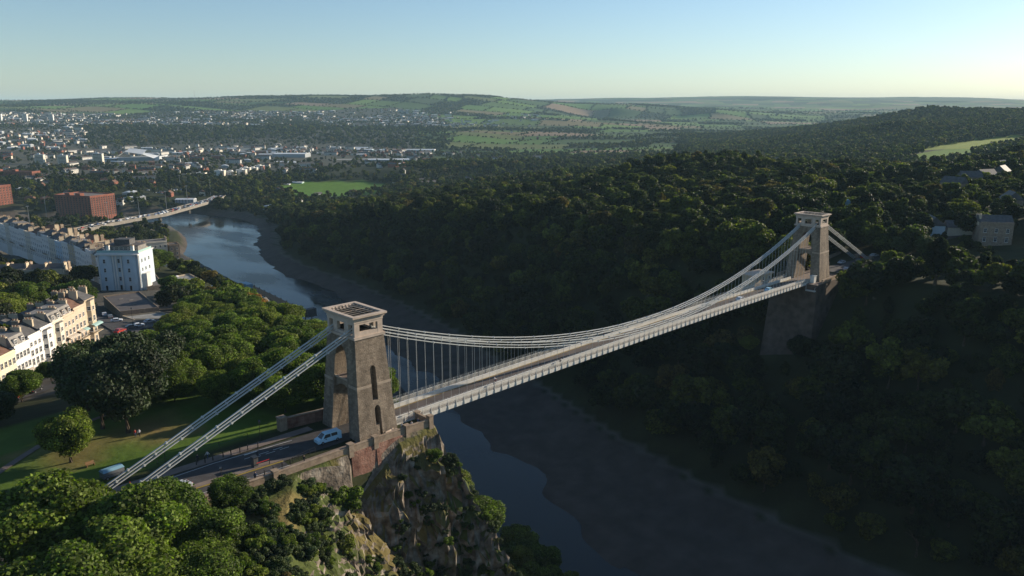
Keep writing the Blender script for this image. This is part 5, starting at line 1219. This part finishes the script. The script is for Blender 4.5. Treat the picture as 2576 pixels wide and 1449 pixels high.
for i,(a,b_,h_,w_) in enumerate([(700,3760,36,16),(790,3740,36,16),(880,3700,36,16),(370,1830,22,18),(410,1810,20,18),(470,1770,24,20)]):
    r=empty('tower_block',(a,b_,hz(a,b_)-2),R(-30),['white tower block at the far left, left of three','white tower block at the far left, middle of three','white tower block at the far left, right of three','cream tower block left of the stadium, leftmost','cream tower block left of the stadium, middle one','cream tower block nearest to the stadium'][i],'tower block')
    b=MB(); b.box(0,w_,0,w_*.8,-4,h_,M['white' if i<3 else 'cream']); b.box(-.02,-.3,.5,w_*.8-.5,0,h_-1,M['metalgrey']); b.build('wall',r); b=MB(); b.box(-.5,w_+.5,-.5,w_*.8+.5,h_+.003,h_+1,M['metalgrey']); b.box(w_*.3,w_*.6,2,6,h_+1.003,h_+4,M['metalroof']); b.build('roof',r)
    wm=MB(); wm.box(-w_*.4,w_*.4,-.05,.05,0,1.3,M['glass']); wme=wm.mesh('window_band')
    for f_ in range(int(h_/3)): link('window_band',wme,r,(w_/2,-.02,1+f_*3))
# suburb houses
gh=np.random.default_rng(12)
cand=jgrid(0,3600,650,4600,26,77); ah=np.degrees(np.arctan2(cand[:,1]-CAM.y,cand[:,0]-CAM.x)); dh=np.hypot(cand[:,0]-CAM.x,cand[:,1]-CAM.y)
ok=(dh>1050)&(dh<4600)&(ah>43)&clear(cand); tn=vnoise(cand,300,91); ok&=(gh.random(len(cand))<np.clip(.33-tn*.8,.03,.6)*np.where(ah<51,.35,1)*np.where(dh<1500,.5,1)); dlh,drh=bank(cand); ok&=(drh>20)|(cand[:,1]<1)
dfl,_=seg_dist(cand,FLY); ok&=dfl>16
for a,b_,r in FB+[(940,1730,60),(700,1500,40),(640,2260,70),(1330,2700,90)]: ok&=np.hypot(cand[:,0]-a,cand[:,1]-b_)>r
ok&=~((ah>50)&(ah<74)&(dh>2650)&(dh<3450))&~((ah>54)&(ah<70)&(dh>1300)&(dh<1560))
cand=cand[ok]; dh=dh[ok]; ch=height(cand); C3=np.c_[cand,ch]; fr=inframe(C3,.05); C3=C3[fr]; dh=dh[fr]; od=np.argsort(dh)
def house_mesh(w_,d_,h_,rg,wl,rf,n=1):
    b=MB(); b.box(-w_/2,w_/2,-d_/2,d_/2,-3,h_,M[wl]); e=.3
    b.add([(-w_/2-e,-d_/2-e,h_),(w_/2+e,-d_/2-e,h_),(w_/2+e,0,h_+rg),(-w_/2-e,0,h_+rg),(-w_/2-e,d_/2+e,h_),(w_/2+e,d_/2+e,h_)],[(0,1,2,3),(3,2,5,4),(0,3,4),(1,5,2),(0,4,5,1)],M[rf])
    for k in range(n): x_=-w_/2+w_*(k+1)/(n+.5)-.5; b.box(x_,x_+.9,-.4,.4,h_+rg*.5,h_+rg+1.2,M['brick'])
    for k in range(max(2,int(w_/4))):
        x_=-w_/2+w_*(k+.5)/max(2,int(w_/4))
        for z in (1,3.6): b.box(x_-.6,x_+.6,-d_/2-.04,-d_/2,z,z+1.3,M['glass']); 
    return b.mesh('suburban_house')
kinds=[('white rendered house with slate roof',house_mesh(9,8,6,3,'offwhite','slate')),('cream house with clay tiled roof',house_mesh(10,8,6,3,'cream','tile')),('long white terrace with slate roofs',house_mesh(34,8,6.5,3,'offwhite','slate',5)),('red brick house with tiled roof',house_mesh(11,8,6,3,'brick','tile')),('long brick terrace with grey roofs',house_mesh(30,8,6.5,3,'brick','slate',5)),('pale long workshop roof',house_mesh(26,14,5,1.4,'metalgrey','metalroof'))]
for q,k in enumerate(od[:270]):
    kd=gh.choice(6,p=[.34,.18,.16,.14,.08,.10]); lb,me_=kinds[kd]
    o=link('distant_house',me_); o.location=C3[k]; o.rotation_euler=(0,0,R(-35+gh.choice([0,90])+gh.normal()*14)); tag(o,lb+' among trees in the suburbs beyond the river','house','suburban '+lb+'s')
restk=od[270:]
b=MB()
HM=[]
for k in restk:
    x_,y_,z=C3[k]; kd=gh.choice(6,p=[.34,.15,.22,.1,.06,.13]); w_,d_,h_,rg,wl,rf=[(9,8,6,3,'offwhite','slate'),(10,8,6,3,'cream','tile'),(36,8,6.5,3,'offwhite','slate'),(11,8,6,3,'brick','tile'),(30,8,6.5,3,'cream','slate'),(30,16,6,1.4,'metalgrey','metalroof')][kd]
    a=R(-35+gh.choice([0,90])+gh.normal()*14); c_,s_=math.cos(a),math.sin(a)
    f=lambda u,v,zz:(x_+u*c_-v*s_,y_+u*s_+v*c_,z+zz)
    b.add([f(-w_/2,-d_/2,-2),f(w_/2,-d_/2,-2),f(w_/2,d_/2,-2),f(-w_/2,d_/2,-2),f(-w_/2,-d_/2,h_),f(w_/2,-d_/2,h_),f(w_/2,d_/2,h_),f(-w_/2,d_/2,h_)],[(0,1,5,4),(1,2,6,5),(2,3,7,6),(3,0,4,7)],M[wl])
    b.add([f(-w_/2,-d_/2,h_),f(w_/2,-d_/2,h_),f(w_/2,0,h_+rg),f(-w_/2,0,h_+rg),f(-w_/2,d_/2,h_),f(w_/2,d_/2,h_)],[(0,1,2,3),(3,2,5,4),(0,3,4),(1,5,2)],M[rf])
tag(b.build('far_suburb'),'hundreds of tiny white and brick houses of the far suburbs','houses',kind='stuff'); print('far houses',len(restk))

# flyover with traffic
fo=empty('flyover',(265,835,-60),0,'pale concrete road flyover crowded with cars beyond the houses','flyover')
FP=[Vector((*p_,-58.5+ (0 if i<7 else -(i-6)*1.6))) for i,p_ in enumerate(FLY)]
def ribbon(b,off0,off1,z0,z1,m,P_=FP):
    rings=[]
    for i,p_ in enumerate(P_):
        d=(P_[min(i+1,len(P_)-1)]-P_[max(i-1,0)]); d.z=0; d.normalize(); n_=Vector((-d.y,d.x,0)); a=p_+n_*off0; c_=p_+n_*off1
        rings.append([(a.x,a.y,a.z+z0),(c_.x,c_.y,c_.z+z0),(c_.x,c_.y,c_.z+z1),(a.x,a.y,a.z+z1)])
    b.loft(rings,m)
b=MB(); ribbon(b,-8,8,-1.2,0,M['asphalt']); child0(fo,b,'roadway')
for s in (-1,1): b=MB(); ribbon(b,s*8.003,s*8.5,-2.6,1.0,M['concrete']); child0(fo,b,'parapet')
b=MB(); ribbon(b,-.2,.2,.002,.6,M['concrete']); child0(fo,b,'median')
for i in range(1,7):
    p_=FP[i]; b=MB(); b.box(p_.x-1,p_.x+1,p_.y-3,p_.y+3,-68,p_.z-1.2,M['concrete']); child0(fo,b,'pillar')
def car_mesh(paint,L_=4.3,W_=1.8,H_=1.45,van=False,detail=True):
    b=MB(); Pm=M[paint]; w2=W_/2
    if van: prof=[(-L_/2,.35),(-L_/2,1.9),(-L_/2+.25,H_),(L_/2-1.7,H_),(L_/2-.75,1.15),(L_/2-.08,.95),(L_/2,.5),(L_/2,.35)]
    else: prof=[(-L_/2,.35),(-L_/2,.85),(-L_/2+.15,.98),(-L_/2+.55,1.02),(-L_/2+1.05,H_-.03),(-L_/2+1.5,H_),(.35,H_-.01),(L_/2-1.15,.98),(L_/2-.2,.82),(L_/2,.6),(L_/2,.35)]
    n=len(prof)
    def sec(y_,zf): return [(x_,y_*(1-max(0,(z-.95))*.22),z) for x_,z in prof]
    b.loft([sec(-w2,0),sec(w2,0)],Pm)
    gl=M['glass']; 
    for s in (-1,1):
        if van:
            b.add([(x_,s*(w2*(1-max(0,z-.95)*.22)+.012),z) for x_,z in ((-.2,1.3),(L_/2-1.2,1.2),(L_/2-1.75,H_-.18),(-.2,H_-.18))],[(0,1,2,3)],gl)
            b.add([(x_,s*(w2*(1-max(0,z-.95)*.22)+.012),z) for x_,z in ((-1.7,1.3),(-.35,1.3),(-.35,H_-.18),(-1.7,H_-.18))],[(0,1,2,3)],gl)
        else: b.add([(x_,s*(w2*(1-max(0,z-.95)*.22)+.012),z) for x_,z in ((-L_/2+.85,1.0),(L_/2-1.3,1.0),(.3,H_-.1),(-L_/2+1.3,H_-.1))],[(0,1,2,3)],gl)
    def quad(x0,z0,x1,z1,o=.015,k=.86):
        dx=(z1-z0); dz=-(x1-x0); l=math.hypot(dx,dz) or 1; sg=1 if x0>x1 or x0>0 else -1
        ox,oz=abs(dx)/l*o*(1 if x0>0 else -1),abs(dz)/l*o
        y0=w2*(1-max(0,z0-.95)*.22)*k; y1=w2*(1-max(0,z1-.95)*.22)*k
        b.add([(x0+ox,-y0,z0+oz),(x0+ox,y0,z0+oz),(x1+ox,y1,z1+oz),(x1+ox,-y1,z1+oz)],[(0,1,2,3)],gl)
    if van: quad(L_/2-.8,1.2,L_/2-1.62,H_-.08)
    else: quad(L_/2-1.2,1.02,.42,H_-.05); quad(-L_/2+.62,1.08,-L_/2+1.0,H_-.1)
    return b.mesh('car_body')
def wheel_mesh(r=.33,w_=.22):
    b=MB(); n=12; ring=lambda y,rr:[(rr*math.cos(t),y,rr*math.sin(t)) for t in np.linspace(0,2*PI,n,endpoint=False)]
    b.loft([ring(-w_/2,r),ring(w_/2,r)],M['tyre']); b.loft([ring(-w_/2-.01,r*.6),ring(w_/2+.01,r*.6)],M['chrome']); return b.mesh('wheel')
WHM=wheel_mesh()
LMP=MB().box(-.03,.03,-.16,.16,0,.14,M['frame']).mesh('headlight'); TLP=MB().box(-.03,.03,-.14,.14,0,.16,M['red']).mesh('tail_light')
def car(name,loc,rz,label,paint,L_=4.3,W_=1.8,H_=1.45,van=False,cat='car',group=None):
    r=empty(name,loc,rz,label,cat,group); link('body',car_mesh(paint,L_,W_,H_,van),r)
    for sx_ in (-1,1):
        for sy_ in (-1,1): link('wheel',WHM,r,(sx_*L_*.31,sy_*(W_/2-.1),.33))
    for sy_ in (-1,1): link('headlight',LMP,r,(L_/2,sy_*(W_/2-.25),.62)); link('tail_light',TLP,r,(-L_/2,sy_*(W_/2-.2),.75))
    b=MB()
    for sy_ in (-1,1): b.box(L_*.16,L_*.16+.15,sy_*(W_/2-.02),sy_*(W_/2+.16),1.0,1.15,M['black'])
    b.build('mirrors',r).name='mirror_pair'
    return r
D=lambda a:R(a)
van_=car('blue_van',(-8.9,-1.9,.14),R(176),'pale blue van with dark windows leaving the arch of the near bridge tower','c_pale',5.3,2.0,2.1,True,'van')
car('car',(-39,-1.6,.2),R(190),'pale car half hidden behind the roadside trees near the road corner','c_silver')
car('car',(157.8,-1.7,camber(157.8)+.01),0,'white car driving on the bridge deck, further from the far tower','c_white')
car('car',(179,-1.6,camber(179)+.01),0,'pale blue car on the bridge deck nearest to the far tower','c_pale')
for a,b_,rz,pt,lb in [(238.9,-5.6,8,'c_silver','silver car parked directly right of the far tower'),(246,-6.2,5,'c_black','black car parked second from the far tower'),(255.8,-6.4,0,'c_white','white car parked behind the black one past the far tower'),(262,-1.8,-6,'c_grey','grey car queuing on the road past the far tower'),(271.6,-.5,-14,'c_red','dark red car on the road at the foot of the far chains'),(279,-1.8,-14,'c_white','white car furthest along the far approach road'),(231.8,7.0,0,'c_black','black car beyond the far tower arch'),(252,1.9,178,'c_silver','silver car in the oncoming lane past the far tower')]:
    car('parked_car',(a,b_,.14 if abs(b_)<9 else .2),R(rz),lb,pt,group='cars beyond the far tower')
for a,b_,rz,pt,lb in [(12.2,209.7,80,'c_silver','silver car parked against the left wall of the hall'),(11.6,200.3,80,'c_grey','grey car parked by the hall wall'),(10.0,187.1,-20,'c_white','white car crossing the shaded street junction'),(11.1,166,-10,'c_white','white car parked beside the trees at the street end'),(8.0,164,-10,'c_grey','grey car parked left of the white one at the street end'),(17.9,174.1,10,'c_silver','silver car under the trees by the sunlit windows'),(1.5,156,30,'c_red','red car beside the lamp at the terrace corner'),(-44,94,45,'c_red','red car parked in front of the near terrace'),(-39,97,45,'c_black','black car in front of the near terrace')]:
    car('parked_car',(a,b_,hz(a,b_)+.36),R(rz),lb,pt,group='cars in the village street')
FC={p_:car_mesh(p_) for p_ in ('c_white','c_silver','c_black','c_blue','c_red','c_grey')}
def fcar(loc,rz,grp,where):
    p_=random.choice(['c_white','c_white','c_silver','c_silver','c_black','c_blue','c_red','c_grey']); nm={'c_white':'white','c_silver':'silver','c_black':'black','c_blue':'blue','c_red':'red','c_grey':'grey'}[p_]
    o=link('distant_car',FC[p_]); o.location=loc; o.rotation_euler=(0,0,rz); tag(o,nm+' car '+where,'car',nm+' '+grp)
for ln in (-5.6,-2.4,2.4,5.6):
    s_=random.uniform(0,10)
    tot=sum((b_-a).length for a,b_ in zip(FP[:-1],FP[1:]))
    while s_<tot-8:
        a=along(FP,s_); b_=along(FP,s_+4); d=(b_-a); d.z=0; d.normalize(); n_=Vector((-d.y,d.x,0)); p_=a+n_*ln
        fcar((p_.x,p_.y,p_.z+.02),math.atan2(d.y,d.x),'cars queuing on the flyover','queuing on the flyover'); s_+=random.choice([7,8,11,16,26])
for k in range(26):
    a,b_=390+random.uniform(-35,30),1110+random.uniform(-25,25); fcar((a,b_,hz(a,b_)+.2),random.choice([R(-40),R(50)]),'cars in the car park beyond the flyover','in the car park beyond the flyover')
for k in range(9): fcar((528+random.uniform(-3,3)+k*1.2,915-k*3.2,hz(528+k,915-k*3)+.1),R(-60),'cars beside the sports field','parked beside the sports field')
ms=[(169,943),(130,852),(333,1196),(412,1139),(414,1030),(554,1151),(402,1213),(441,1271),(250,860),(300,905),(205,830),(350,960)]
for i,(a,b_) in enumerate(ms):
    r=empty('light_mast',(a,b_,-66),0,'tall thin steel lighting mast '+['left of the dark brick wall','in front of the brick warehouse corner','behind the brick warehouse','beyond the flyover car park','beside the flyover bend','near the cream flats','furthest left behind the car park','behind the car park, right one','rising from the flyover by the lit brick wall','above the lower flyover bend','at the near end of the flyover','above the flyover middle'][i],'lamp mast','lighting masts around the flyover')
    b=MB(); b.tube([(0,0,0),(0,0,27)],[.35,.18],M['chrome'],6); b.build('pole',r); b=MB(); b.box(-1.6,1.6,-.3,.3,27,27.5,M['chrome']); b.build('lamp_head',r)
# radio masts on the ridge
for x_px,h_ in ((490,75),(1304,50)):
    p_=pv(x_px,246 if x_px<900 else 240,5400); r=empty('radio_mast',(p_[0],p_[1],hz(p_[0],p_[1])),0,'thin radio mast on the hill skyline '+('at the left' if x_px<900 else 'at the centre'),'mast'); b=MB(); b.tube([(0,0,0),(0,0,h_)],[1.4,.6],M['chrome'],4); b.build('pole',r)

# right bank buildings
house('woodland_house',300,-38,8.5,R(-62),13,11,9,'large stone gabled house with a tall white framed window at the right picture edge','brownstone','pitched',st=2,nw=3,cat='house',chim=(0,))
shed('gabled_villa',314,-14,6,R(30),13,9,7,'pale blue gabled villa half hidden by trees on the right','bluewhite','slate',ridge=4)
shed('gabled_villa',322,-26,6,R(-60),16,8,6,'cream villa wing beside the pale blue gable','cream','slate',ridge=3)
for i,(x_p,y_p,d_) in enumerate([(2440,445,600),(2480,440,620),(2520,430,640),(2545,500,470),(2540,405,720),(2400,460,560)]):
    a=pv(x_p,y_p,d_); shed('stone_villa',a[0],a[1],a[2]-7,R(-50+i*25),13,8,7,['brown gabled villa left of the group in the right hand trees','middle brown gabled villa in the right hand trees','third brown gabled villa with white gable in the right hand trees','dark stone building with a tower at the right edge','long grey flat building at the top right among trees','low villa with pale porch among the right hand trees'][i],'brownstone','slate',ridge=4 if i!=4 else .5)
dt=empty('domed_turret',(342,38,3.5),0,'small white observatory turret with a blue dome rising from the dark trees','turret')
b=MB(); b.tube([(0,0,-4),(0,0,12)],2.2,M['white'],12); b.build('drum',dt); b=MB(); b.loft([[(2.4*math.cos(u)*math.cos(t),2.4*math.cos(u)*math.sin(t),12+2.8*math.sin(u)) for t in np.linspace(0,2*PI,12,endpoint=False)] for u in np.linspace(0,1.5,6)],M['metalblue']); b.build('dome',dt)
lg=empty('toll_house',(192,6.8,0),R(-5),'small pale lodge with a flat orange roof behind the far end of the deck','lodge')
b=MB(); b.box(-6,6,.9,6.5,-4,3.2,M['bath']); b.build('wall',lg); b=MB(); b.box(-6.8,6.8,.2,7.2,3.203,3.7,M['peach']); b.build('roof',lg)
for x_ in (-4,0,4): link('window',WN['small'],lg,(x_,.87,1.1))

# ------------------------------------------------------------------ STREET THINGS by the near tower
def bollard(x_,y_,label,h_=1.1,gp='bollards along the kerb by the cliff footpath'):
    b=MB(); b.tube([(0,0,-.2),(0,0,h_*.85),(0,0,h_)],[.11,.10,.05],M['black'],8); o=b.build('bollard'); o.location=(x_,y_,.15); tag(o,label,'bollard',gp)
for i,(x_,y_) in enumerate([(-25.3,-6.6),(-23.4,-6.4),(-21.4,-6.1),(-19.6,-5.9),(-27.3,-6.7),(-29.3,-6.7),(-31.4,-6.6)]): bollard(x_,y_,'black bollard at the kerb of the cliff footpath below the walker')
for i,(x_,y_) in enumerate([(-32.6,6.4),(-31,6.2),(-29.5,6.1),(-27.5,6.0),(-26,5.8),(-24.2,5.7),(-22.6,5.6),(-20.5,5.5)]): bollard(x_,y_,'black bollard on the pavement beside the lawn',1.3,'bollards beside the lawn')
def railing(pts,label,h_=1.1):
    r=empty('railing',(*pts[0],.15),0,label,'railing')
    for a,b_ in zip(pts[:-1],pts[1:]):
        for z in (.5,1.05):
            b=MB(); b.beam((a[0]-pts[0][0],a[1]-pts[0][1],z),(b_[0]-pts[0][0],b_[1]-pts[0][1],z),.05,.05,M['black']); b.build('rail',r)
    L_=0
    for a in pts: b=MB(); b.box(a[0]-pts[0][0]-.04,a[0]-pts[0][0]+.04,a[1]-pts[0][1]-.04,a[1]-pts[0][1]+.04,-.1,1.1,M['black']); b.build('post',r)
railing([(-19,-5.6),(-17.6,-5.3),(-16.2,-5.0),(-14.8,-4.8),(-13.4,-4.6)],'black railing between the road and the footpath by the walker')
railing([(-62,10.8),(-56,11.0),(-50,11.2),(-44,11.2),(-38,11.3),(-32,11.3),(-26,11.2),(-20,11.0)],'long dark railing along the edge of the lawn')
def lamp(x_,y_,h_,label,z=.1):
    r=empty('lamp_post',(x_,y_,z),0,label,'lamp post'); b=MB(); b.tube([(0,0,-.3),(0,0,1),(0,0,h_)],[.12,.07,.05],M['black'],6); b.build('post',r); b=MB(); b.loft([[(-.12,-.12,h_),(.12,-.12,h_),(.12,.12,h_),(-.12,.12,h_)],[(-.22,-.22,h_+.5),(.22,-.22,h_+.5),(.22,.22,h_+.5),(-.22,.22,h_+.5)],[(-.05,-.05,h_+.75),(.05,-.05,h_+.75),(.05,.05,h_+.75),(-.05,.05,h_+.75)]],M['glass']); b.build('lantern',r)
lamp(-18.8,7.8,4,'black lamp post standing on the lawn edge nearest the tower'); lamp(-37.6,8.2,4,'lamp post with pale lantern beside the lawn, further from the tower'); lamp(-34,-8.2,4.5,'lamp post behind the pale half hidden car'); lamp(13,178,8,'tall lamp post in front of the sunlit windowed annex',-17.5)
b=MB(); b.box(-.45,.45,-.6,.6,0,1.9,M['slate']); b.box(-.55,.55,-.7,.7,1.9,2.05,M['black']); o=b.build('kiosk'); o.location=(-25,-2.2,.2); tag(o,'small grey toll booth on the traffic island','booth')
for i in range(2):
    b=MB(); b.box(-.05,.05,-.05,.05,0,1.0,M['black']); b.box(-2.6,.0,-.04,.04,.95,1.05,M['frame'] if i else M['red']); o=b.build('toll_barrier'); o.location=(-22.5,-3.2+i*5.0,.2); tag(o,['raised toll barrier arm by the near lane','toll barrier arm by the lane beside the lawn'][i],'barrier')
bn=empty('bench',(2.9,-7.7,.0),R(16),'pale stone bench against the sunlit side of the near tower','bench')
b=MB(); b.box(-1.7,1.7,-.3,.3,.42,.55,M['ashlar']); b.build('seat',bn)
for x_ in (-1.4,1.4): b=MB(); b.box(x_-.12,x_+.12,-.25,.25,-.02,.419,M['ashlar']); b.build('leg',bn)
b=MB(); b.box(-1.7,1.7,.303,.42,.0,.9,M['ashlar']); b.build('backrest',bn)
bn=empty('bench',(-47,21,hz(-47,21)),R(10),'small wooden bench on the lawn near the lone tree','bench')
b=MB(); b.box(-.8,.8,-.25,.25,.42,.48,M['wood']); b.build('seat',bn)
for x_ in (-.7,.7): b=MB(); b.box(x_-.05,x_+.05,-.22,.22,0,.419,M['wood']); b.build('leg',bn)
b=MB(); b.box(-.8,.8,.26,.3,.45,.95,M['wood']); b.build('backrest',bn)
tk=empty('low_van',(-45.6,12.9,.0),R(8),'low van with a blue roof parked at the lawn edge behind the trees','van')
b=MB(); b.box(-1.9,1.9,-.9,.9,.35,1.5,M['c_grey']); b.build('body',tk); b=MB(); b.loft([[(-1.95,-.95,1.503),(1.95,-.95,1.503),(1.95,.95,1.503),(-1.95,.95,1.503)],[(-1.8,-.45,1.9),(1.8,-.45,1.9),(1.8,.45,1.9),(-1.8,.45,1.9)]],M['metalblue']); b.build('roof',tk)
for x_ in (-1.3,1.3):
    for y_ in (-.85,.85): link('wheel',WHM,tk,(x_,y_,.33))
b=MB(); b.loft([[(.28*math.cos(t),.28*math.sin(t),0) for t in np.arange(0,6.2,PI/4)],[(.06*math.cos(t),.06*math.sin(t),1.6) for t in np.arange(0,6.2,PI/4)]],M['red']); o=b.build('warning_cone'); o.location=(-45.2,4.6,.2); tag(o,'red warning marker beside the foot of the far chain','cone')
car('parked_van',(-71,-1,.1),R(200),'white van glimpsed through the trees at the lower left','c_white',5.2,2.0,2.1,True,'van'); car('parked_car',(-76,6,.1),R(200),'white car glimpsed through the trees at the lower left edge','c_white')
# chain anchor saddles on the ground
for s in (-1,1):
    for x_,lb in ((-57.5,'near'),(271.5,'far')):
        b=MB(); b.box(-1.6,1.6,-.9,.9,-1,1.6,M['brownstone']); o=b.build('chain_anchor'); o.location=(x_,s*3.12,0); tag(o,'stone block where the '+lb+' land chains enter the ground, '+('cliff side' if s<0 else 'lawn side')+' one','anchor block')

# ------------------------------------------------------------------ PEOPLE
def person(x_,y_,z,rz,label,top='cloth_dark',legs='cloth_dark',stride=.0,arms=(.15,-.15),seat=False,h=1.74,group=None):
    k=h/1.74; hipz=.92; J=[];E=[];Rd=[]
    def jn(p_,r,par=None):
        J.append(Vector(p_)*k); Rd.append(r*k); i=len(J)-1
        if par is not None: E.append((par,i))
        return i
    pel=jn((0,0,hipz+.03),.15); wa=jn((.01,0,1.12),.13,pel); ch=jn((.02,0,1.32),.155,wa); nk=jn((.01,0,1.5),.06,ch); hd=jn((.02,0,1.6),.09,nk); hd2=jn((.03,0,1.7),.085,hd)
    for s in (-1,1):
        st=stride*s
        if seat: hp=jn((.02,s*.1,.9),.1,pel); kn=jn((.42,s*.12,.72+.08*s),.07,hp); an=jn((.30,s*.12,.30+.1*s),.045,kn); jn((.46,s*.12,.26+.1*s),.04,an)
        else: hp=jn((0,s*.09,hipz-.06),.105,pel); kn=jn((st*.5+.02,s*.09,.50),.07,hp); an=jn((st-.04,s*.09,.09),.045,kn); jn((st+.12,s*.1,.045),.04,an)
        sh=jn((.0,s*.19,1.42),.06,ch); a_=arms[0] if s<0 else arms[1]
        el=jn((a_*.6,s*.24,1.14),.045,sh); ha=jn((a_*1.6+.05,s*.23,.92 if not seat else 1.0),.035,el); jn((a_*1.8+.08,s*.23,.84 if not seat else .98),.03,ha)
    me=bpy.data.meshes.new('p'); me.from_pydata(J,E,[]); o=bpy.data.objects.new('p',me); col.objects.link(o)
    md=o.modifiers.new('s','SKIN'); sb=o.modifiers.new('d','SUBSURF'); sb.levels=1
    for v_,r in zip(me.skin_vertices[0].data,Rd): v_.radius=(r,r)
    me.skin_vertices[0].data[0].use_root=True
    bpy.context.view_layer.update()
    m2=bpy.data.meshes.new_from_object(o.evaluated_get(bpy.context.evaluated_depsgraph_get())); bpy.data.objects.remove(o)
    for m in (legs,top,'skin','black'): m2.materials.append(M[m])
    for p_ in m2.polygons:
        c_=p_.center/k; p_.use_smooth=True
        p_.material_index = 2 if c_.z>1.49 or (abs(c_.y)>.19 and c_.z<.93) else (1 if c_.z>.96 else (3 if c_.z<.08 else 0))
    r=empty('person',(x_,y_,z),rz,label,'person',group); link('body',m2,r)
    V_,Q_=sph(8,6); hb=MB(); hb.add([(v_[0]*.105*k+.015*k,v_[1]*.095*k,1.70*k+v_[2]*.09*k) for v_ in V_],[tuple(q) for q in Q_],M['hair']); hb.build('hair',r,smooth=True)
    return r
person(-17.6,-7.6,.16,R(190),'person in dark clothes walking down the footpath beside the parapet wall','cloth_dark','cloth_dark',.28,(.3,-.3))
person(5.4,-7.9,.0,R(60),'person in a white shirt standing on the platform by the near tower','cloth_white','cloth_dark',.05)
person(7.4,-8.6,.0,R(200),'person in white top with dark trousers near the parapet corner pier','cloth_white','cloth_dark',.1)
person(10.2,-3.9,.05,R(0),'person in pale clothes at the start of the bridge footway','cloth_white','cloth_blue',.2,(.2,-.2))
person(-45.3,.8,.2,R(-30),'person in a yellow high visibility jacket standing at the foot of the near chain','hivis','cloth_dark',.05)
person(-35.9,29.3,hz(-35.9,29.3),R(-90),'person in pink sitting out at the foot of the big lawn tree','cloth_red','cloth_blue',.05)
person(-35.2,28.9,hz(-35.2,28.9),R(-120),'person in white beside the big lawn tree','cloth_white','cloth_dark',.05)
person(-32,7.2,.15,R(20),'person in dark clothes on the pavement beside the lawn','cloth_dark','cloth_dark',.2)
person(36,-3.95,camber(36)+.12,0,'lone person in blue on the near footway of the bridge','cloth_blue','cloth_dark',.25)
for i,(x_,y_,tp) in enumerate([(117.5,3.9,'cloth_dark'),(119.2,4.2,'cloth_blue'),(120.4,3.8,'cloth_dark'),(127.3,3.9,'cloth_dark'),(129,4.2,'cloth_red'),(130.7,3.9,'cloth_blue')]):
    person(x_,y_,camber(x_)+.12,R(180 if i%2 else 0),['person in black leading the first group on the far footway','person in blue in the first group on the far footway','person in black at the back of the first group on the far footway','person in black in the second group on the far footway','person in red in the second group on the far footway','person in blue in the second group on the far footway'][i],tp,'cloth_dark',.2,(.2,-.2))
for x_,y_,rz_,lb_,tp_,lg_ in [(-27.5,-7.5,10,'person in blue walking up the cliff footpath toward the tower','cloth_blue','cloth_dark'),(-30,7.3,200,'person in a white top on the pavement beside the lawn railing','cloth_white','cloth_blue'),(60,-3.9,0,'person in dark clothes on the near footway a quarter along the bridge','cloth_dark','cloth_dark'),(88,3.95,180,'person in red on the far footway near the middle of the bridge','cloth_red','cloth_dark'),(9.4,-8.2,90,'person in blue leaning at the corner of the parapet','cloth_blue','cloth_dark')]:
    person(x_,y_,(camber(x_)+.12) if x_>15 else (.16 if x_<0 else 0),R(rz_),lb_,tp_,lg_,.2,(.25,-.25))
bk=empty('bicycle',(38.7,-1.4,camber(38.7)+.01),0,'bicycle ridden along the near half of the bridge deck','bicycle')
for x_ in (-.5,.5):
    b=MB(); n=16; 
    for k in range(n):
        a0,a1=2*PI*k/n,2*PI*(k+1)/n; b.beam((x_+.33*math.cos(a0),0,.34+.33*math.sin(a0)),(x_+.33*math.cos(a1),0,.34+.33*math.sin(a1)),.035,.03,M['tyre'],up=(0,1,0))
    b.build('wheel',bk)
b=MB()
for a,c_ in (((-.5,0,.34),(-.15,0,.85)),((-.15,0,.85),(.35,0,.85)),((.35,0,.9),(.5,0,.34)),((-.05,0,.32),(.36,0,.8)),((-.05,0,.32),(-.17,0,.88)),((-.5,0,.34),(-.05,0,.32))): b.beam(a,c_,.03,.03,M['red'],up=(0,1,0))
b.build('frame',bk); b=MB(); b.box(-.3,-.05,-.07,.07,.88,.94,M['black']); b.build('saddle',bk); b=MB(); b.box(.33,.38,-.24,.24,.95,.99,M['black']); b.build('handlebar',bk)
person(38.5,-1.4,camber(38.7)+.05,0,'cyclist in a white top riding on the bridge deck','cloth_white','cloth_dark',0,(.28,.28),True)

# ------------------------------------------------------------------ haze
def haze(density=4.9e-5):
    m=bpy.data.materials.new('haze_air'); m.use_nodes=True; t=m.node_tree; t.nodes.clear()
    v=t.nodes.new('ShaderNodeVolumePrincipled'); o=t.nodes.new('ShaderNodeOutputMaterial')
    v.inputs['Color'].default_value=(.52,.80,.95,1); v.inputs['Density'].default_value=density; v.inputs['Anisotropy'].default_value=0.0
    t.links.new(v.outputs[0],o.inputs['Volume'])
    b=MB(); b.box(-7000,27000,-10000,27000,-98,330,m); return tag(b.build('haze'),kind='stuff')
haze()
